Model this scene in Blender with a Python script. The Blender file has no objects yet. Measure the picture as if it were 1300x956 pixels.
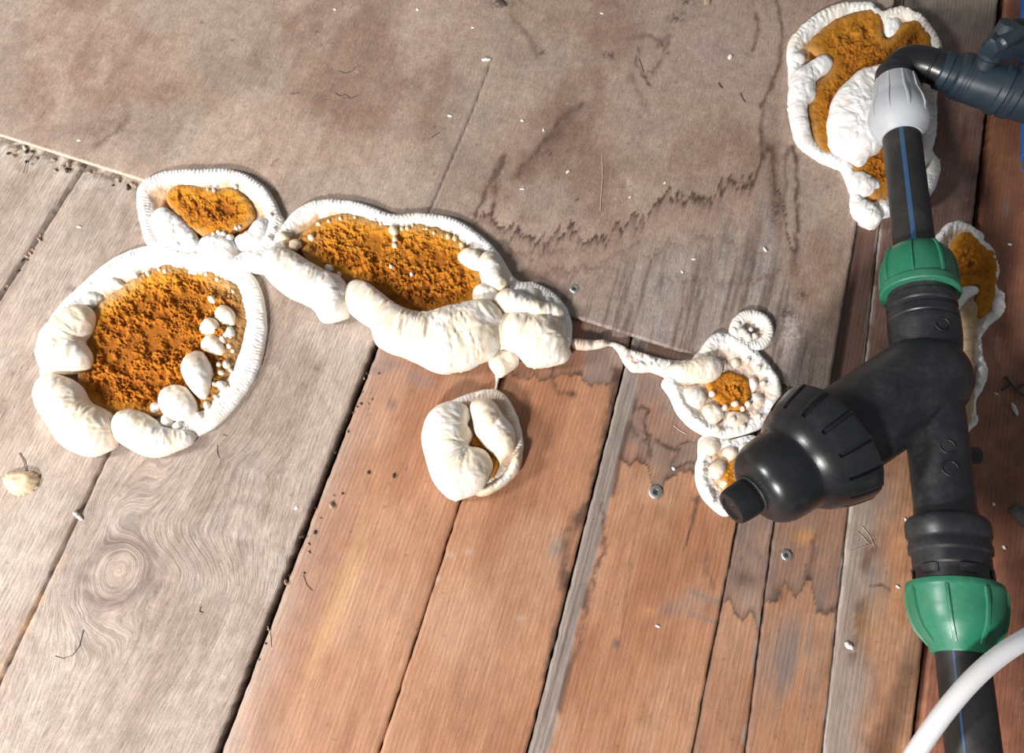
import bpy, math, random
import numpy as np
from mathutils import Vector, Matrix

scn = bpy.context.scene
col = scn.collection
# ------------------------------------------------------------------ camera
F, CX, CY = 1050.0, 650.0, 433.0          # focal length and principal point for the 1300 x 956 frame
TH = math.radians(19.9)                   # tilt away from straight down
H = 0.64                                  # height above the floor (m)
CT, ST = math.cos(TH), math.sin(TH)
cam_d = bpy.data.cameras.new('camera'); cam = bpy.data.objects.new('camera', cam_d); col.objects.link(cam)
cam.location = (0, 0, H); cam.rotation_euler = (TH, 0, 0)
cam_d.sensor_width = 36.0; cam_d.lens = F*36/1300
cam_d.shift_y = -(478-CY)/1300; cam_d.clip_start = 0.01; cam_d.clip_end = 50
scn.camera = cam
# ------------------------------------------------------------------ world, lamps, exposure
w = bpy.data.worlds.new('world'); scn.world = w; w.use_nodes = True
w.node_tree.nodes['Background'].inputs[0].default_value = (0.94, 0.96, 1.0, 1)
w.node_tree.nodes['Background'].inputs[1].default_value = 0.20
def area(name, loc, target, size, power, colr):
    d = bpy.data.lights.new(name, 'AREA'); d.shape = 'DISK'; d.size = size; d.energy = power; d.color = colr
    o = bpy.data.objects.new(name, d); col.objects.link(o); o.location = loc
    o.rotation_euler = (Vector(target)-Vector(loc)).to_track_quat('-Z', 'Y').to_euler()
    return o
area('work_lamp', (-0.84, -1.24, 1.08), (-0.35, 0.20, 0), 0.20, 55, (1.0, 0.965, 0.92))
area('side_fill', (-1.25, 0.02, 0.80), (-0.40, 0.25, 0), 0.25, 21, (1.0, 0.97, 0.93))  # second lamp, added at the left as fill for the largest fungus
scn.view_settings.view_transform = 'Standard'; scn.view_settings.look = 'None'
scn.view_settings.gamma = 1.0; scn.view_settings.use_curve_mapping = False
scn.view_settings.exposure = 0.0

# ------------------------------------------------------------------ helpers
def P(px, py, h=0.0):
    """place seen at photo pixel (px,py), at height h above the floor"""
    px = np.asarray(px, float); py = np.asarray(py, float); h = np.asarray(h, float)
    rx = (px-CX)/F; ry = -(py-CY)/F
    t = (H-h)/(CT-ry*ST)
    return np.stack(np.broadcast_arrays(rx*t, (ry*CT+ST)*t, h), -1)
def V(px, py, h=0.0): return Vector(P(px, py, h).tolist())
def PX(x, y, z=0.0):
    dz = z-H
    yc = y*CT+dz*ST; zc = -y*ST+dz*CT
    return CX+F*x/(-zc), CY-F*yc/(-zc)
def depth(p): return float(p[1])*ST+(H-float(p[2]))*CT
MM = 0.00065                              # one photo pixel on the floor, in metres
GA = math.radians(17.07)                  # direction of the floorboards
GU = np.array([math.sin(GA), math.cos(GA)]); GV = np.array([math.cos(GA), -math.sin(GA)])

_tab = {}
def vn(x, y, seed=0):
    if seed not in _tab: _tab[seed] = np.random.default_rng(seed+11).random((256, 256))
    T = _tab[seed]
    xi = np.floor(x).astype(int); yi = np.floor(y).astype(int); fx = x-xi; fy = y-yi
    fx = fx*fx*fx*(fx*(fx*6-15)+10); fy = fy*fy*fy*(fy*(fy*6-15)+10)
    a = T[xi & 255, yi & 255]; b = T[(xi+1) & 255, yi & 255]; c = T[xi & 255, (yi+1) & 255]; d = T[(xi+1) & 255, (yi+1) & 255]
    return (a*(1-fx)+b*fx)*(1-fy)+(c*(1-fx)+d*fx)*fy
def fbm(x, y, seed=0, o=4):
    s = 0; a = 0.5; t = 0
    for i in range(o):
        s = s+a*vn(x, y, seed+i); t += a; x = x*2.03+17.1; y = y*2.03+5.3; a *= 0.5
    return s/t
def sstep(a, b, x):
    t = np.clip((x-a)/(b-a), 0, 1); return t*t*(3-2*t)
def mixc(c, k, w):
    return c*(1-w[..., None])+np.asarray(k, float)*w[..., None]

def tag(o, label=None, cat=None, group=None, kind=None):
    if label: o['label'] = label
    if cat: o['category'] = cat
    if group: o['group'] = group
    if kind: o['kind'] = kind
    return o
def empty(name, loc):
    o = bpy.data.objects.new(name, None); col.objects.link(o); o.location = loc; o.empty_display_size = 0.02
    return o
def mesh(name, verts, faces, mat, parent=None, colr=None, smooth=True, extra=None):
    verts = np.asarray(verts, float)
    if parent is not None:
        off = Vector((0, 0, 0)); q = parent
        while q is not None: off += q.location; q = q.parent
        verts = verts-np.array(off)
    me = bpy.data.meshes.new(name)
    if isinstance(faces, np.ndarray) and faces.ndim == 2:
        nv, (nf, k) = len(verts), faces.shape
        me.vertices.add(nv); me.vertices.foreach_set('co', verts.astype(np.float32).ravel())
        me.loops.add(nf*k); me.loops.foreach_set('vertex_index', faces.astype(np.int32).ravel())
        me.polygons.add(nf); me.polygons.foreach_set('loop_start', np.arange(0, nf*k, k, dtype=np.int32))
        me.update(calc_edges=True)
    else:
        me.from_pydata([tuple(v) for v in verts], [], faces)
    me.validate()
    if smooth: me.polygons.foreach_set('use_smooth', np.ones(len(me.polygons), bool))
    if colr is not None:
        a = me.attributes.new('col', 'FLOAT_COLOR', 'POINT')
        c4 = np.ones((len(verts), 4), np.float32); c4[:, :3] = np.clip(colr, 0, 1); a.data.foreach_set('color', c4.ravel())
    if extra is not None:
        a = me.attributes.new('gv', 'FLOAT_VECTOR', 'POINT'); a.data.foreach_set('vector', np.asarray(extra, np.float32).ravel())
    me.materials.append(mat)
    o = bpy.data.objects.new(name, me); col.objects.link(o)
    if parent is not None: o.parent = parent
    return o

# ------------------------------------------------------------------ materials
def newmat(name):
    m = bpy.data.materials.new(name); m.use_nodes = True
    nt = m.node_tree; return m, nt, nt.nodes['Principled BSDF'], nt.nodes.new, nt.links.new
def mathn(nt, op, a, b=None, c=None):
    n = nt.nodes.new('ShaderNodeMath'); n.operation = op
    for i, v in enumerate((a, b, c)):
        if v is None: continue
        if isinstance(v, (int, float)): n.inputs[i].default_value = v
        else: nt.links.new(v, n.inputs[i])
    return n.outputs[0]
def noise(nt, vec, scale, detail=3, rough=0.55):
    n = nt.nodes.new('ShaderNodeTexNoise'); n.inputs['Scale'].default_value = scale
    n.inputs['Detail'].default_value = detail; n.inputs['Roughness'].default_value = rough
    if vec is not None: nt.links.new(vec, n.inputs['Vector'])
    return n.outputs['Fac']
def maprange(nt, v, a, b, c, d):
    n = nt.nodes.new('ShaderNodeMapRange'); n.inputs[1].default_value = a; n.inputs[2].default_value = b
    n.inputs[3].default_value = c; n.inputs[4].default_value = d; nt.links.new(v, n.inputs[0]); return n.outputs[0]
def mulcol(nt, c, f):
    n = nt.nodes.new('ShaderNodeVectorMath'); n.operation = 'MULTIPLY'
    nt.links.new(c, n.inputs[0])
    cb = nt.nodes.new('ShaderNodeCombineXYZ')
    for i in range(3): nt.links.new(f, cb.inputs[i])
    nt.links.new(cb.outputs[0], n.inputs[1]); return n.outputs[0]
def attr(nt, name):
    n = nt.nodes.new('ShaderNodeAttribute'); n.attribute_name = name; return n
def mixcol(nt, fac, a, b):
    n = nt.nodes.new('ShaderNodeMix'); n.data_type = 'RGBA'
    if isinstance(fac, float): n.inputs[0].default_value = fac
    else: nt.links.new(fac, n.inputs[0])
    for s, v in ((n.inputs[6], a), (n.inputs[7], b)):
        if isinstance(v, tuple): s.default_value = (*v, 1)
        else: nt.links.new(v, s)
    return n.outputs[2]

def wood_mat(name, ring, ringamt, grainamt, bump, rough=0.62, ringfreq=420.0, spec=0.3, an=1.0):
    m, nt, b, N, L = newmat(name)
    gv = attr(nt, 'gv').outputs['Vector']; c = attr(nt, 'col').outputs['Color']
    sc = N('ShaderNodeVectorMath'); sc.operation = 'MULTIPLY'; L(gv, sc.inputs[0]); sc.inputs[1].default_value = (28*an, 900, 1)
    g = noise(nt, sc.outputs[0], 1.0, 4, 0.6)
    s2 = N('ShaderNodeVectorMath'); s2.operation = 'MULTIPLY'; L(gv, s2.inputs[0]); s2.inputs[1].default_value = (9, 120, 1)
    g2 = noise(nt, s2.outputs[0], 1.0, 3, 0.6)
    sp = N('ShaderNodeSeparateXYZ'); L(gv, sp.inputs[0])
    s3 = N('ShaderNodeVectorMath'); s3.operation = 'MULTIPLY'; L(gv, s3.inputs[0]); s3.inputs[1].default_value = (3.0, 16, 1)
    wv = noise(nt, s3.outputs[0], 1.0, 2, 0.5)
    ph = mathn(nt, 'ADD', mathn(nt, 'MULTIPLY', sp.outputs[1], ringfreq*6.283), mathn(nt, 'MULTIPLY', wv, ring))
    sn = mathn(nt, 'POWER', mathn(nt, 'MULTIPLY_ADD', mathn(nt, 'SINE', ph), 0.5, 0.5), 2.2)
    s4 = N('ShaderNodeVectorMath'); s4.operation = 'MULTIPLY'; L(gv, s4.inputs[0]); s4.inputs[1].default_value = (85*an, 1300, 1)
    g4 = noise(nt, s4.outputs[0], 1.0, 3, 0.65)
    s5 = N('ShaderNodeVectorMath'); s5.operation = 'MULTIPLY'; L(gv, s5.inputs[0]); s5.inputs[1].default_value = (55*an**0.5, 95, 1)
    g5 = noise(nt, s5.outputs[0], 1.0, 4, 0.65)
    f = mathn(nt, 'MULTIPLY', maprange(nt, g, 0.25, 0.75, 1-grainamt*0.8, 1+grainamt*0.8), maprange(nt, g2, 0.25, 0.75, 1-grainamt*0.3, 1+grainamt*0.3))
    f = mathn(nt, 'MULTIPLY', f, maprange(nt, g4, 0.32, 0.68, 1-grainamt*1.0, 1+grainamt*0.9))
    f = mathn(nt, 'MULTIPLY', f, maprange(nt, g5, 0.3, 0.7, 1-grainamt*0.75, 1+grainamt*0.75))
    f = mathn(nt, 'MULTIPLY', f, maprange(nt, g4, 0.27, 0.34, 1-grainamt*1.7, 1.0))
    f = mathn(nt, 'MULTIPLY', f, maprange(nt, mathn(nt, 'MULTIPLY', sn, maprange(nt, g2, 0.3, 0.7, 0.3, 1.0)), 0, 1, 1.0+ringamt*0.4, 1.0-ringamt))
    tc = N('ShaderNodeTexCoord')
    sp6 = noise(nt, tc.outputs['Object'], 1700, 2, 0.6)
    f = mathn(nt, 'MULTIPLY', f, maprange(nt, sp6, 0.3, 0.7, 1-grainamt*0.8, 1+grainamt*0.8))
    spk = noise(nt, tc.outputs['Object'], 900, 2, 0.5)
    f = mathn(nt, 'MULTIPLY', f, maprange(nt, spk, 0.25, 0.36, 0.72, 1.0))
    L(mulcol(nt, c, f), b.inputs['Base Color'])
    b.inputs['Roughness'].default_value = rough; b.inputs['Specular IOR Level'].default_value = spec
    bp = N('ShaderNodeBump'); bp.inputs['Strength'].default_value = bump; bp.inputs['Distance'].default_value = 0.0006
    hgt = mathn(nt, 'ADD', mathn(nt, 'ADD', g, mathn(nt, 'MULTIPLY', g4, 1.3)), mathn(nt, 'MULTIPLY', sn, -0.5*ringamt*3))
    L(hgt, bp.inputs['Height']); L(bp.outputs[0], b.inputs['Normal'])
    return m
M_GREY = wood_mat('weathered_wood', 16.0, 0.13, 0.24, 0.65, 0.68, 330, an=1.5)
M_ORNG = wood_mat('pine_wood', 8.0, 0.17, 0.15, 0.35, 0.50, 290, 0.4)
M_PLY = wood_mat('plywood', 30.0, 0.03, 0.20, 0.45, 0.62, 240, an=4.5)

def fungus_mat(name, rough, bscale, bstr, sss):
    m, nt, b, N, L = newmat(name)
    c = attr(nt, 'col').outputs['Color']; tc = N('ShaderNodeTexCoord')
    n1 = noise(nt, tc.outputs['Object'], bscale, 3, 0.6)
    L(mulcol(nt, c, maprange(nt, n1, 0.3, 0.7, 0.93, 1.05)), b.inputs['Base Color'])
    b.inputs['Roughness'].default_value = rough; b.inputs['Specular IOR Level'].default_value = 0.22
    if sss:
        b.inputs['Subsurface Weight'].default_value = sss
        b.inputs['Subsurface Radius'].default_value = (1.0, 0.6, 0.35); b.inputs['Subsurface Scale'].default_value = 0.0025
    bp = N('ShaderNodeBump'); bp.inputs['Strength'].default_value = bstr; bp.inputs['Distance'].default_value = 0.001
    L(n1, bp.inputs['Height']); L(bp.outputs[0], b.inputs['Normal'])
    return m
M_FLESH = fungus_mat('fungus_flesh', 0.55, 420, 0.25, 0.25)
M_SPORE = fungus_mat('fungus_spores', 0.85, 900, 0.6, 0.0)

def plastic(name, base, dust, rough, dustamt, spec=0.5):
    m, nt, b, N, L = newmat(name); tc = N('ShaderNodeTexCoord')
    n1 = noise(nt, tc.outputs['Object'], 38, 5, 0.62); n2 = noise(nt, tc.outputs['Object'], 1500, 2, 0.5)
    n3 = noise(nt, tc.outputs['Object'], 260, 4, 0.65)
    d = mathn(nt, 'MULTIPLY', maprange(nt, n1, 0.40, 0.72, 0.1, 1.0), maprange(nt, n3, 0.3, 0.7, 0.35, 1.0))
    d = mathn(nt, 'MULTIPLY', d, dustamt)
    d = mathn(nt, 'MAXIMUM', d, maprange(nt, n2, 0.74, 0.80, 0.0, 0.55))
    L(mixcol(nt, d, base, dust), b.inputs['Base Color'])
    L(maprange(nt, d, 0.0, 0.6, rough, rough+0.35), b.inputs['Roughness'])
    b.inputs['Specular IOR Level'].default_value = spec
    bp = N('ShaderNodeBump'); bp.inputs['Strength'].default_value = 0.12; bp.inputs['Distance'].default_value = 0.0005
    L(n3, bp.inputs['Height']); L(bp.outputs[0], b.inputs['Normal'])
    return m
M_BLACK = plastic('black_plastic', (0.009, 0.010, 0.013), (0.12, 0.12, 0.125), 0.36, 0.32)
M_BLACKG = plastic('glossy_black_plastic', (0.008, 0.009, 0.011), (0.10, 0.10, 0.105), 0.27, 0.12)
M_RUBBER = plastic('black_pipe_plastic', (0.012, 0.012, 0.013), (0.12, 0.105, 0.095), 0.45, 0.28)
M_GREEN = plastic('green_plastic', (0.010, 0.150, 0.080), (0.22, 0.32, 0.27), 0.34, 0.22)
M_WHITEP = plastic('white_plastic', (0.46, 0.485, 0.52), (0.24, 0.22, 0.20), 0.40, 0.30)
M_SLATE = plastic('slate_plastic', (0.014, 0.026, 0.040), (0.10, 0.10, 0.10), 0.36, 0.20)
M_BLUE = plastic('blue_plastic', (0.010, 0.10, 0.36), (0.15, 0.2, 0.3), 0.4, 0.15)
M_STRIPE = plastic('blue_stripe', (0.022, 0.075, 0.17), (0.13, 0.13, 0.14), 0.45, 0.35)
M_CABLE = plastic('white_cable', (0.66, 0.66, 0.68), (0.40, 0.38, 0.36), 0.45, 0.12)
M_STEEL, nt_, b_, _, _ = newmat('steel'); b_.inputs['Metallic'].default_value = 0.85; b_.inputs['Base Color'].default_value = (0.5, 0.5, 0.5, 1); b_.inputs['Roughness'].default_value = 0.42
def flat(name, c, r=0.8):
    m, nt, b, N, L = newmat(name); tc = N('ShaderNodeTexCoord')
    n = noise(nt, tc.outputs['Object'], 700, 3, 0.6)
    cc = N('ShaderNodeRGB'); cc.outputs[0].default_value = (*c, 1)
    L(mulcol(nt, cc.outputs[0], maprange(nt, n, 0.3, 0.7, 0.75, 1.2)), b.inputs['Base Color']); b.inputs['Roughness'].default_value = r
    return m
M_DARK = flat('dark_earth', (0.02, 0.015, 0.012)); M_CRUMBW = flat('pale_crumb', (0.72, 0.70, 0.66)); M_CRUMBD = flat('dark_crumb', (0.05, 0.035, 0.028))
M_CRUMBT = flat('tan_crumb', (0.36, 0.26, 0.18)); M_SHELL = flat('shell_cream', (0.66, 0.50, 0.33), 0.5); M_FIBRE = flat('dark_fibre', (0.06, 0.045, 0.04)); M_STRAW = flat('straw_fibre', (0.55, 0.45, 0.34))
M_STONE = flat('dark_stone', (0.07, 0.065, 0.065))

# ------------------------------------------------------------------ floor
SLOPE = None
def lx(line, y):
    (x0, y0), (x1, y1) = line
    return x0+(x1-x0)*(y-y0)/(y1-y0)
SEAM = {
 'S0': ((0, 380), (100, 225)), 'S1': ((0, 868), (140, 572)), 'S2': ((310, 867), (475, 440)), 'S3': ((510, 867), (632, 490)),
 'S4': ((692, 867), (784, 500)), 'S6': ((897, 867), (938, 660)), 'S7': ((958, 867), (984, 660)), 'S8': ((1055, 867), (1073, 700)),
 'S9': ((1172, 867), (1258, 130)), 'SL': ((-330, 600), (-150, 260)), 'SLL': ((-760, 600), (-560, 260)), 'SRR': ((1700, 867), (1670, 130)), 'SR': ((1420, 867), (1460, 130)),
}
def seg_d(X, Y, pts):
    """distance to a polyline, and position along it 0..1"""
    best = np.full(X.shape, 1e9); par = np.zeros(X.shape); n = len(pts)-1
    for i in range(n):
        (x0, y0), (x1, y1) = pts[i], pts[i+1]
        dx, dy = x1-x0, y1-y0; t = np.clip(((X-x0)*dx+(Y-y0)*dy)/(dx*dx+dy*dy+1e-9), 0, 1)
        d = np.hypot(X-x0-t*dx, Y-y0-t*dy); m = d < best
        best = np.where(m, d, best); par = np.where(m, (i+t)/n, par)
    return best, par
def spot(X, Y, cx, cy, rx, ry=None, ang=0.0):
    ry = ry or rx; a = math.radians(ang)
    dx = X-cx; dy = Y-cy
    return np.exp(-(((dx*math.cos(a)+dy*math.sin(a))/rx)**2+((-dx*math.sin(a)+dy*math.cos(a))/ry)**2))

def grid_slab(name, corners, ns, nt, z, thick, mat, parent, painter, seed, edge_amp=0.0004, wrap=None):
    """plank from four floor corners (BL, BR, TL, TR) with a dense painted top, worn edges and sides"""
    BL, BR, TL, TR = [np.array(c, float) for c in corners]
    s = np.linspace(0, 1, ns); t = np.linspace(0, 1, nt); S, T = np.meshgrid(s, t)
    XY = (BL*(1-S)[..., None]+BR*S[..., None])*(1-T)[..., None]+(TL*(1-S)[..., None]+TR*S[..., None])*T[..., None]
    width = np.linalg.norm(BR-BL); length = np.linalg.norm(TL-BL)
    U = XY@GU; Vv = XY@GV
    e = (vn(U*160, np.zeros_like(U), seed)-0.5)*2*edge_amp*(S < 0.5)*(1-2*S)**6+(vn(U*150, np.zeros_like(U)+9, seed+1)-0.5)*2*edge_amp*(S > 0.5)*(2*S-1)**6
    XY = XY+e[..., None]*GV
    px, py = PX(XY[..., 0], XY[..., 1], z)
    c, dz, vw = painter(px, py, U, Vv, S*width, (1-S)*width)
    de = np.minimum(S, 1-S)*width
    Z = z+dz-0.0012*np.exp(-de/0.0009)
    gvv = np.stack([U, vw, np.zeros_like(U)+seed*0.37], -1)
    def ring(A): # pad the border outwards once
        return np.pad(A, ((1, 1), (1, 1))+((0, 0),)*(A.ndim-2), mode='edge')
    XYp, Zp, cp, gp = ring(XY), ring(Z), ring(c), ring(gvv)
    Zp[0] = Zp[-1] = z-thick; Zp[:, 0] = Zp[:, -1] = z-thick
    if name == 'floorboard': cp[:, 0] = cp[:, -1] = cp[0] = cp[-1] = (0.03, 0.022, 0.018)      # grime and the shade of the joints, both painted into the side colour
    n0, n1 = Zp.shape
    idx = np.arange(n0*n1).reshape(n0, n1)
    fc = np.stack([idx[:-1, :-1], idx[:-1, 1:], idx[1:, 1:], idx[1:, :-1]], -1).reshape(-1, 4)
    vt = np.concatenate([XYp, Zp[..., None]], -1).reshape(-1, 3)
    return mesh(name, vt, fc, mat, parent, cp.reshape(-1, 3), True, gp.reshape(-1, 3))

floor = empty('floor', (0, 0, 0)); tag(floor, kind='structure')
bx = 1.6
ground = mesh('floor_base', [(-bx, -0.6, -0.03), (bx, -0.6, -0.03), (bx, 1.0, -0.03), (-bx, 1.0, -0.03), (-bx, -0.6, -0.05), (bx, -0.6, -0.05), (bx, 1.0, -0.05), (-bx, 1.0, -0.05)],
     [(0, 1, 2, 3), (7, 6, 5, 4), (0, 4, 5, 1), (1, 5, 6, 2), (2, 6, 7, 3), (3, 7, 4, 0)], M_DARK, floor, smooth=False)

def plank(l, r, ytop, ybot, z, mat, painter, seed, gl=2.0, gr=2.0, step=0.0014):
    L0, R0 = SEAM[l], SEAM[r]
    cs = [P(lx(L0, ybot)+gl, ybot)[:2], P(lx(R0, ybot)-gr, ybot)[:2], P(lx(L0, ytop)+gl, ytop)[:2], P(lx(R0, ytop)-gr, ytop)[:2]]
    ns = int(np.linalg.norm(cs[1]-cs[0])/step)+2; nt = int(np.linalg.norm(cs[2]-cs[0])/step)+2
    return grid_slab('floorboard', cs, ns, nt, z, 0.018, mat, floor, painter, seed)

def specks(px, py, c, seed, n, region, dark=(0.05, 0.035, 0.03), rmin=0.8, rmax=2.0, k=0.8):
    rg = np.random.default_rng(seed); x0, y0, x1, y1 = region
    wgt = np.zeros(px.shape)
    for i in range(n):
        cx, cy, r = rg.uniform(x0, x1), rg.uniform(y0, y1), rg.uniform(rmin, rmax)
        m = (abs(px-cx) < 4*r) & (abs(py-cy) < 4*r)
        if m.any(): wgt[m] = np.maximum(wgt[m], np.exp(-((px[m]-cx)**2+(py[m]-cy)**2)/r**2))
    return mixc(c, dark, np.clip(wgt*k, 0, 1))
def base_wood(U, Vv, seed, c0, c1, c2):
    n = fbm(U*7, Vv*55, seed); m = fbm(U*16+3, Vv*26, seed+5); l = fbm(U*4, Vv*9, seed+9)
    c = np.broadcast_to(np.array(c0, float), U.shape+(3,)).copy()
    c = mixc(c, c1, sstep(0.38, 0.68, n)*0.8); c = mixc(c, c2, sstep(0.45, 0.75, m)*0.55)
    return c*(0.86+0.28*l)[..., None]

GREYA, GREYB, GREYC = (0.37, 0.295, 0.25), (0.29, 0.22, 0.18), (0.43, 0.36, 0.32)
def paint_grey(seed, knot=False):
    def f(px, py, U, Vv, sl, sr):
        vw = Vv.copy(); c = base_wood(U, Vv, seed, GREYA, GREYB, GREYC); dz = (fbm(U*9, Vv*160, seed+3)-0.5)*0.0009
        if knot:
            kc = P(152, 726)[:2]; ku, kv = kc@GU, kc@GV
            du, dv = U-ku, Vv-kv; du = du+0.12*0*dv
            r = np.sqrt((du/1.35)**2+dv**2)
            # grain flows round the knot, and closed rings inside it
            r = r*(1+0.25*(fbm(U*45, Vv*45, 71)-0.5)); flow = dv-0.016*np.tanh(dv/0.022)*np.exp(-(du/0.085)**2)+0.006*(fbm(U*18, Vv*30, 73)-0.5)
            wk = np.exp(-(r/0.034)**4)
            arch = np.sqrt(dv**2*2.2+np.clip(0.13-du, 0, 1)**2*0.10) # arched figure above the knot
            wa = np.exp(-((dv-0.018)/0.05)**2)*sstep(0.01, 0.05, du)*np.exp(-np.clip(du-0.10, 0, 1)/0.03)
            vw = flow*(1-wk)+r*wk; vw = vw*(1-wa)+arch*wa
            ang = np.arctan2(du, dv)
            c = mixc(c, (0.20, 0.14, 0.125), np.exp(-((r-0.021-0.003*np.sin(ang*2+1))/0.0062)**2)*0.85*(0.5+0.5*np.clip(vn(U*90, Vv*90, 77)*1.6, 0, 1)))
            c = mixc(c, (0.38, 0.29, 0.24), np.exp(-(r/0.011)**2)*0.6)
            c = mixc(c, (0.24, 0.17, 0.15), spot(px, py, 152, 690, 16, 9, -20)*0.6)
            rings = 0.5+0.5*np.sin(vw*2*np.pi*165+3*vn(U*14, Vv*14, 5))
            amp = np.clip(wk+wa*1.2+np.exp(-(r/0.085)**2)*0.8, 0, 1)
            c = c*(1-0.17*amp*rings**2*(0.4+1.1*fbm(U*40, Vv*40, 75)))[..., None]; dz = dz+0.00025*amp*(rings-0.5)
        # dark worm holes and knots
        for (x, y, rr) in ((91, 367, 7), (402, 468, 5), (175, 285, 4)): c = mixc(c, (0.13, 0.10, 0.09), spot(px, py, x, y, rr, rr*0.7, 30)*0.75)
        c = specks(px, py, c, seed+40, 60, (0, 200, 470, 950), k=0.55)
        # pale lime crust and dirt at the board ends
        ed = py-(174+0.315*px)
        cr = sstep(46, 8, ed+26*(fbm(px*0.05, py*0.05, 31)-0.5)*2)*sstep(0.35, 0.6, fbm(px*0.09, py*0.09, 33))
        c = mixc(c, (0.55, 0.49, 0.43), cr*0.65*sstep(180, 130, px))
        c = mixc(c, (0.10, 0.075, 0.06), sstep(22, 4, ed+14*(fbm(px*0.11, py*0.11, 35)-0.5))*sstep(0.42, 0.6, fbm(px*0.14, py*0.14, 37))*0.8)
        # bare splintered pine along the seam lower left
        d, t = seg_d(px, py, [(0, 856), (35, 790), (62, 740), (80, 705)])
        c = mixc(c, (0.52, 0.32, 0.19), np.exp(-(d/5)**2)*0.7*sstep(0.3, 0.6, vn(U*120, Vv*300, 50)))
        return c, dz, vw
    return f
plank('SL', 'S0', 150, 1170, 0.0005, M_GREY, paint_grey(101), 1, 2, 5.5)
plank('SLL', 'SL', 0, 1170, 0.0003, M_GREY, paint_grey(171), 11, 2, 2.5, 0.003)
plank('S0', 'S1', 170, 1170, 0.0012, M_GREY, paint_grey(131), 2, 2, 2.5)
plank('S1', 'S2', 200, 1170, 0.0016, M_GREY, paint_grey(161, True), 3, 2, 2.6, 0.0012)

ORA, ORB, ORC = (0.385, 0.190, 0.108), (0.295, 0.128, 0.066), (0.445, 0.255, 0.160)
STG, STD = (0.205, 0.145, 0.120), (0.075, 0.040, 0.030)     # wet grey stain and its dark tide line
def tide(c, px, py, Vv, U, xs, ys, jag=9, freq=420, seed=3, body=0.75, line=0.8, lw=4.0, body_c=STG, line_c=STD, fade=1e9, x0=-1e9, x1=1e9):
    """everything above a ragged line is stained; the line itself is darkest and the teeth follow the grain"""
    yb = np.interp(px, xs, ys)+(fbm(Vv*freq, U*14, seed, 3)-0.5)*2*jag+(fbm(px*0.05, py*0.05, seed+7)-0.5)*10
    d = yb-py                                   # > 0 inside the stain
    inx = sstep(x0-6, x0+6, px)*sstep(x1+6, x1-6, px)
    m = 0.55+0.9*(fbm(px*0.035, py*0.035, seed+3)-0.35)
    c = mixc(c, body_c, np.clip(sstep(-1, 5, d)*np.exp(-np.clip(d, 0, None)/fade)*body*m*1.2*inx, 0, 1))
    ln = np.where(d > 0, np.exp(-(d/lw)**1.2), np.exp(-(d/1.2)**2))
    return mixc(c, line_c, np.clip(ln*line*1.3*inx*(0.35+1.1*fbm(px*0.07, py*0.07, seed+5)), 0, 1))
def streak(c, px, py, pts, wdt, k, colr=STD, seed=1, wob=5.0):
    X = px+(fbm(px*0.09, py*0.09, seed)-0.5)*2*wob; Y = py+(fbm(px*0.09+40, py*0.09, seed+2)-0.5)*2*wob
    d, t = seg_d(X, Y, pts)
    return mixc(c, colr, np.clip(np.exp(-(d/wdt)**2)*k*(0.3+1.2*fbm(px*0.10, py*0.10, seed+4)), 0, 1))
def paint_o1(px, py, U, Vv, sl, sr):
    c = base_wood(U, Vv, 201, ORA, ORB, ORC)
    c = mixc(c, (0.40, 0.33, 0.285), np.exp(-sl/0.020)*(0.25+0.9*fbm(U*30, Vv*30, 203))*0.9)     # dust along the gap
    c = mixc(c, (0.36, 0.17, 0.09), spot(px, py, 450, 545, 60, 90, 20)*0.35)
    c = mixc(c, (0.55, 0.33, 0.16), spot(px, py, 430, 760, 14, 110, 21)*0.5)
    for (x, y, a, b_) in ((495, 462, 16, 8), (530, 480, 22, 12), (478, 470, 12, 5)): c = mixc(c, (0.19, 0.14, 0.14), spot(px, py, x, y, a, b_, 10)*0.6)
    c = mixc(c, (0.32, 0.15, 0.07), spot(px, py, 437, 690, 18, 5, 5)*0.7); c = mixc(c, (0.33, 0.16, 0.09), spot(px, py, 368, 815, 16, 10, 30)*0.6)
    c = mixc(c, (0.16, 0.12, 0.11), spot(px, py, 497, 512, 6, 8)*0.7)
    c = specks(px, py, c, 210, 70, (310, 440, 640, 950), k=0.7, rmax=1.7)
    return c, (fbm(U*8, Vv*150, 205)-0.5)*0.0004, Vv
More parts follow.
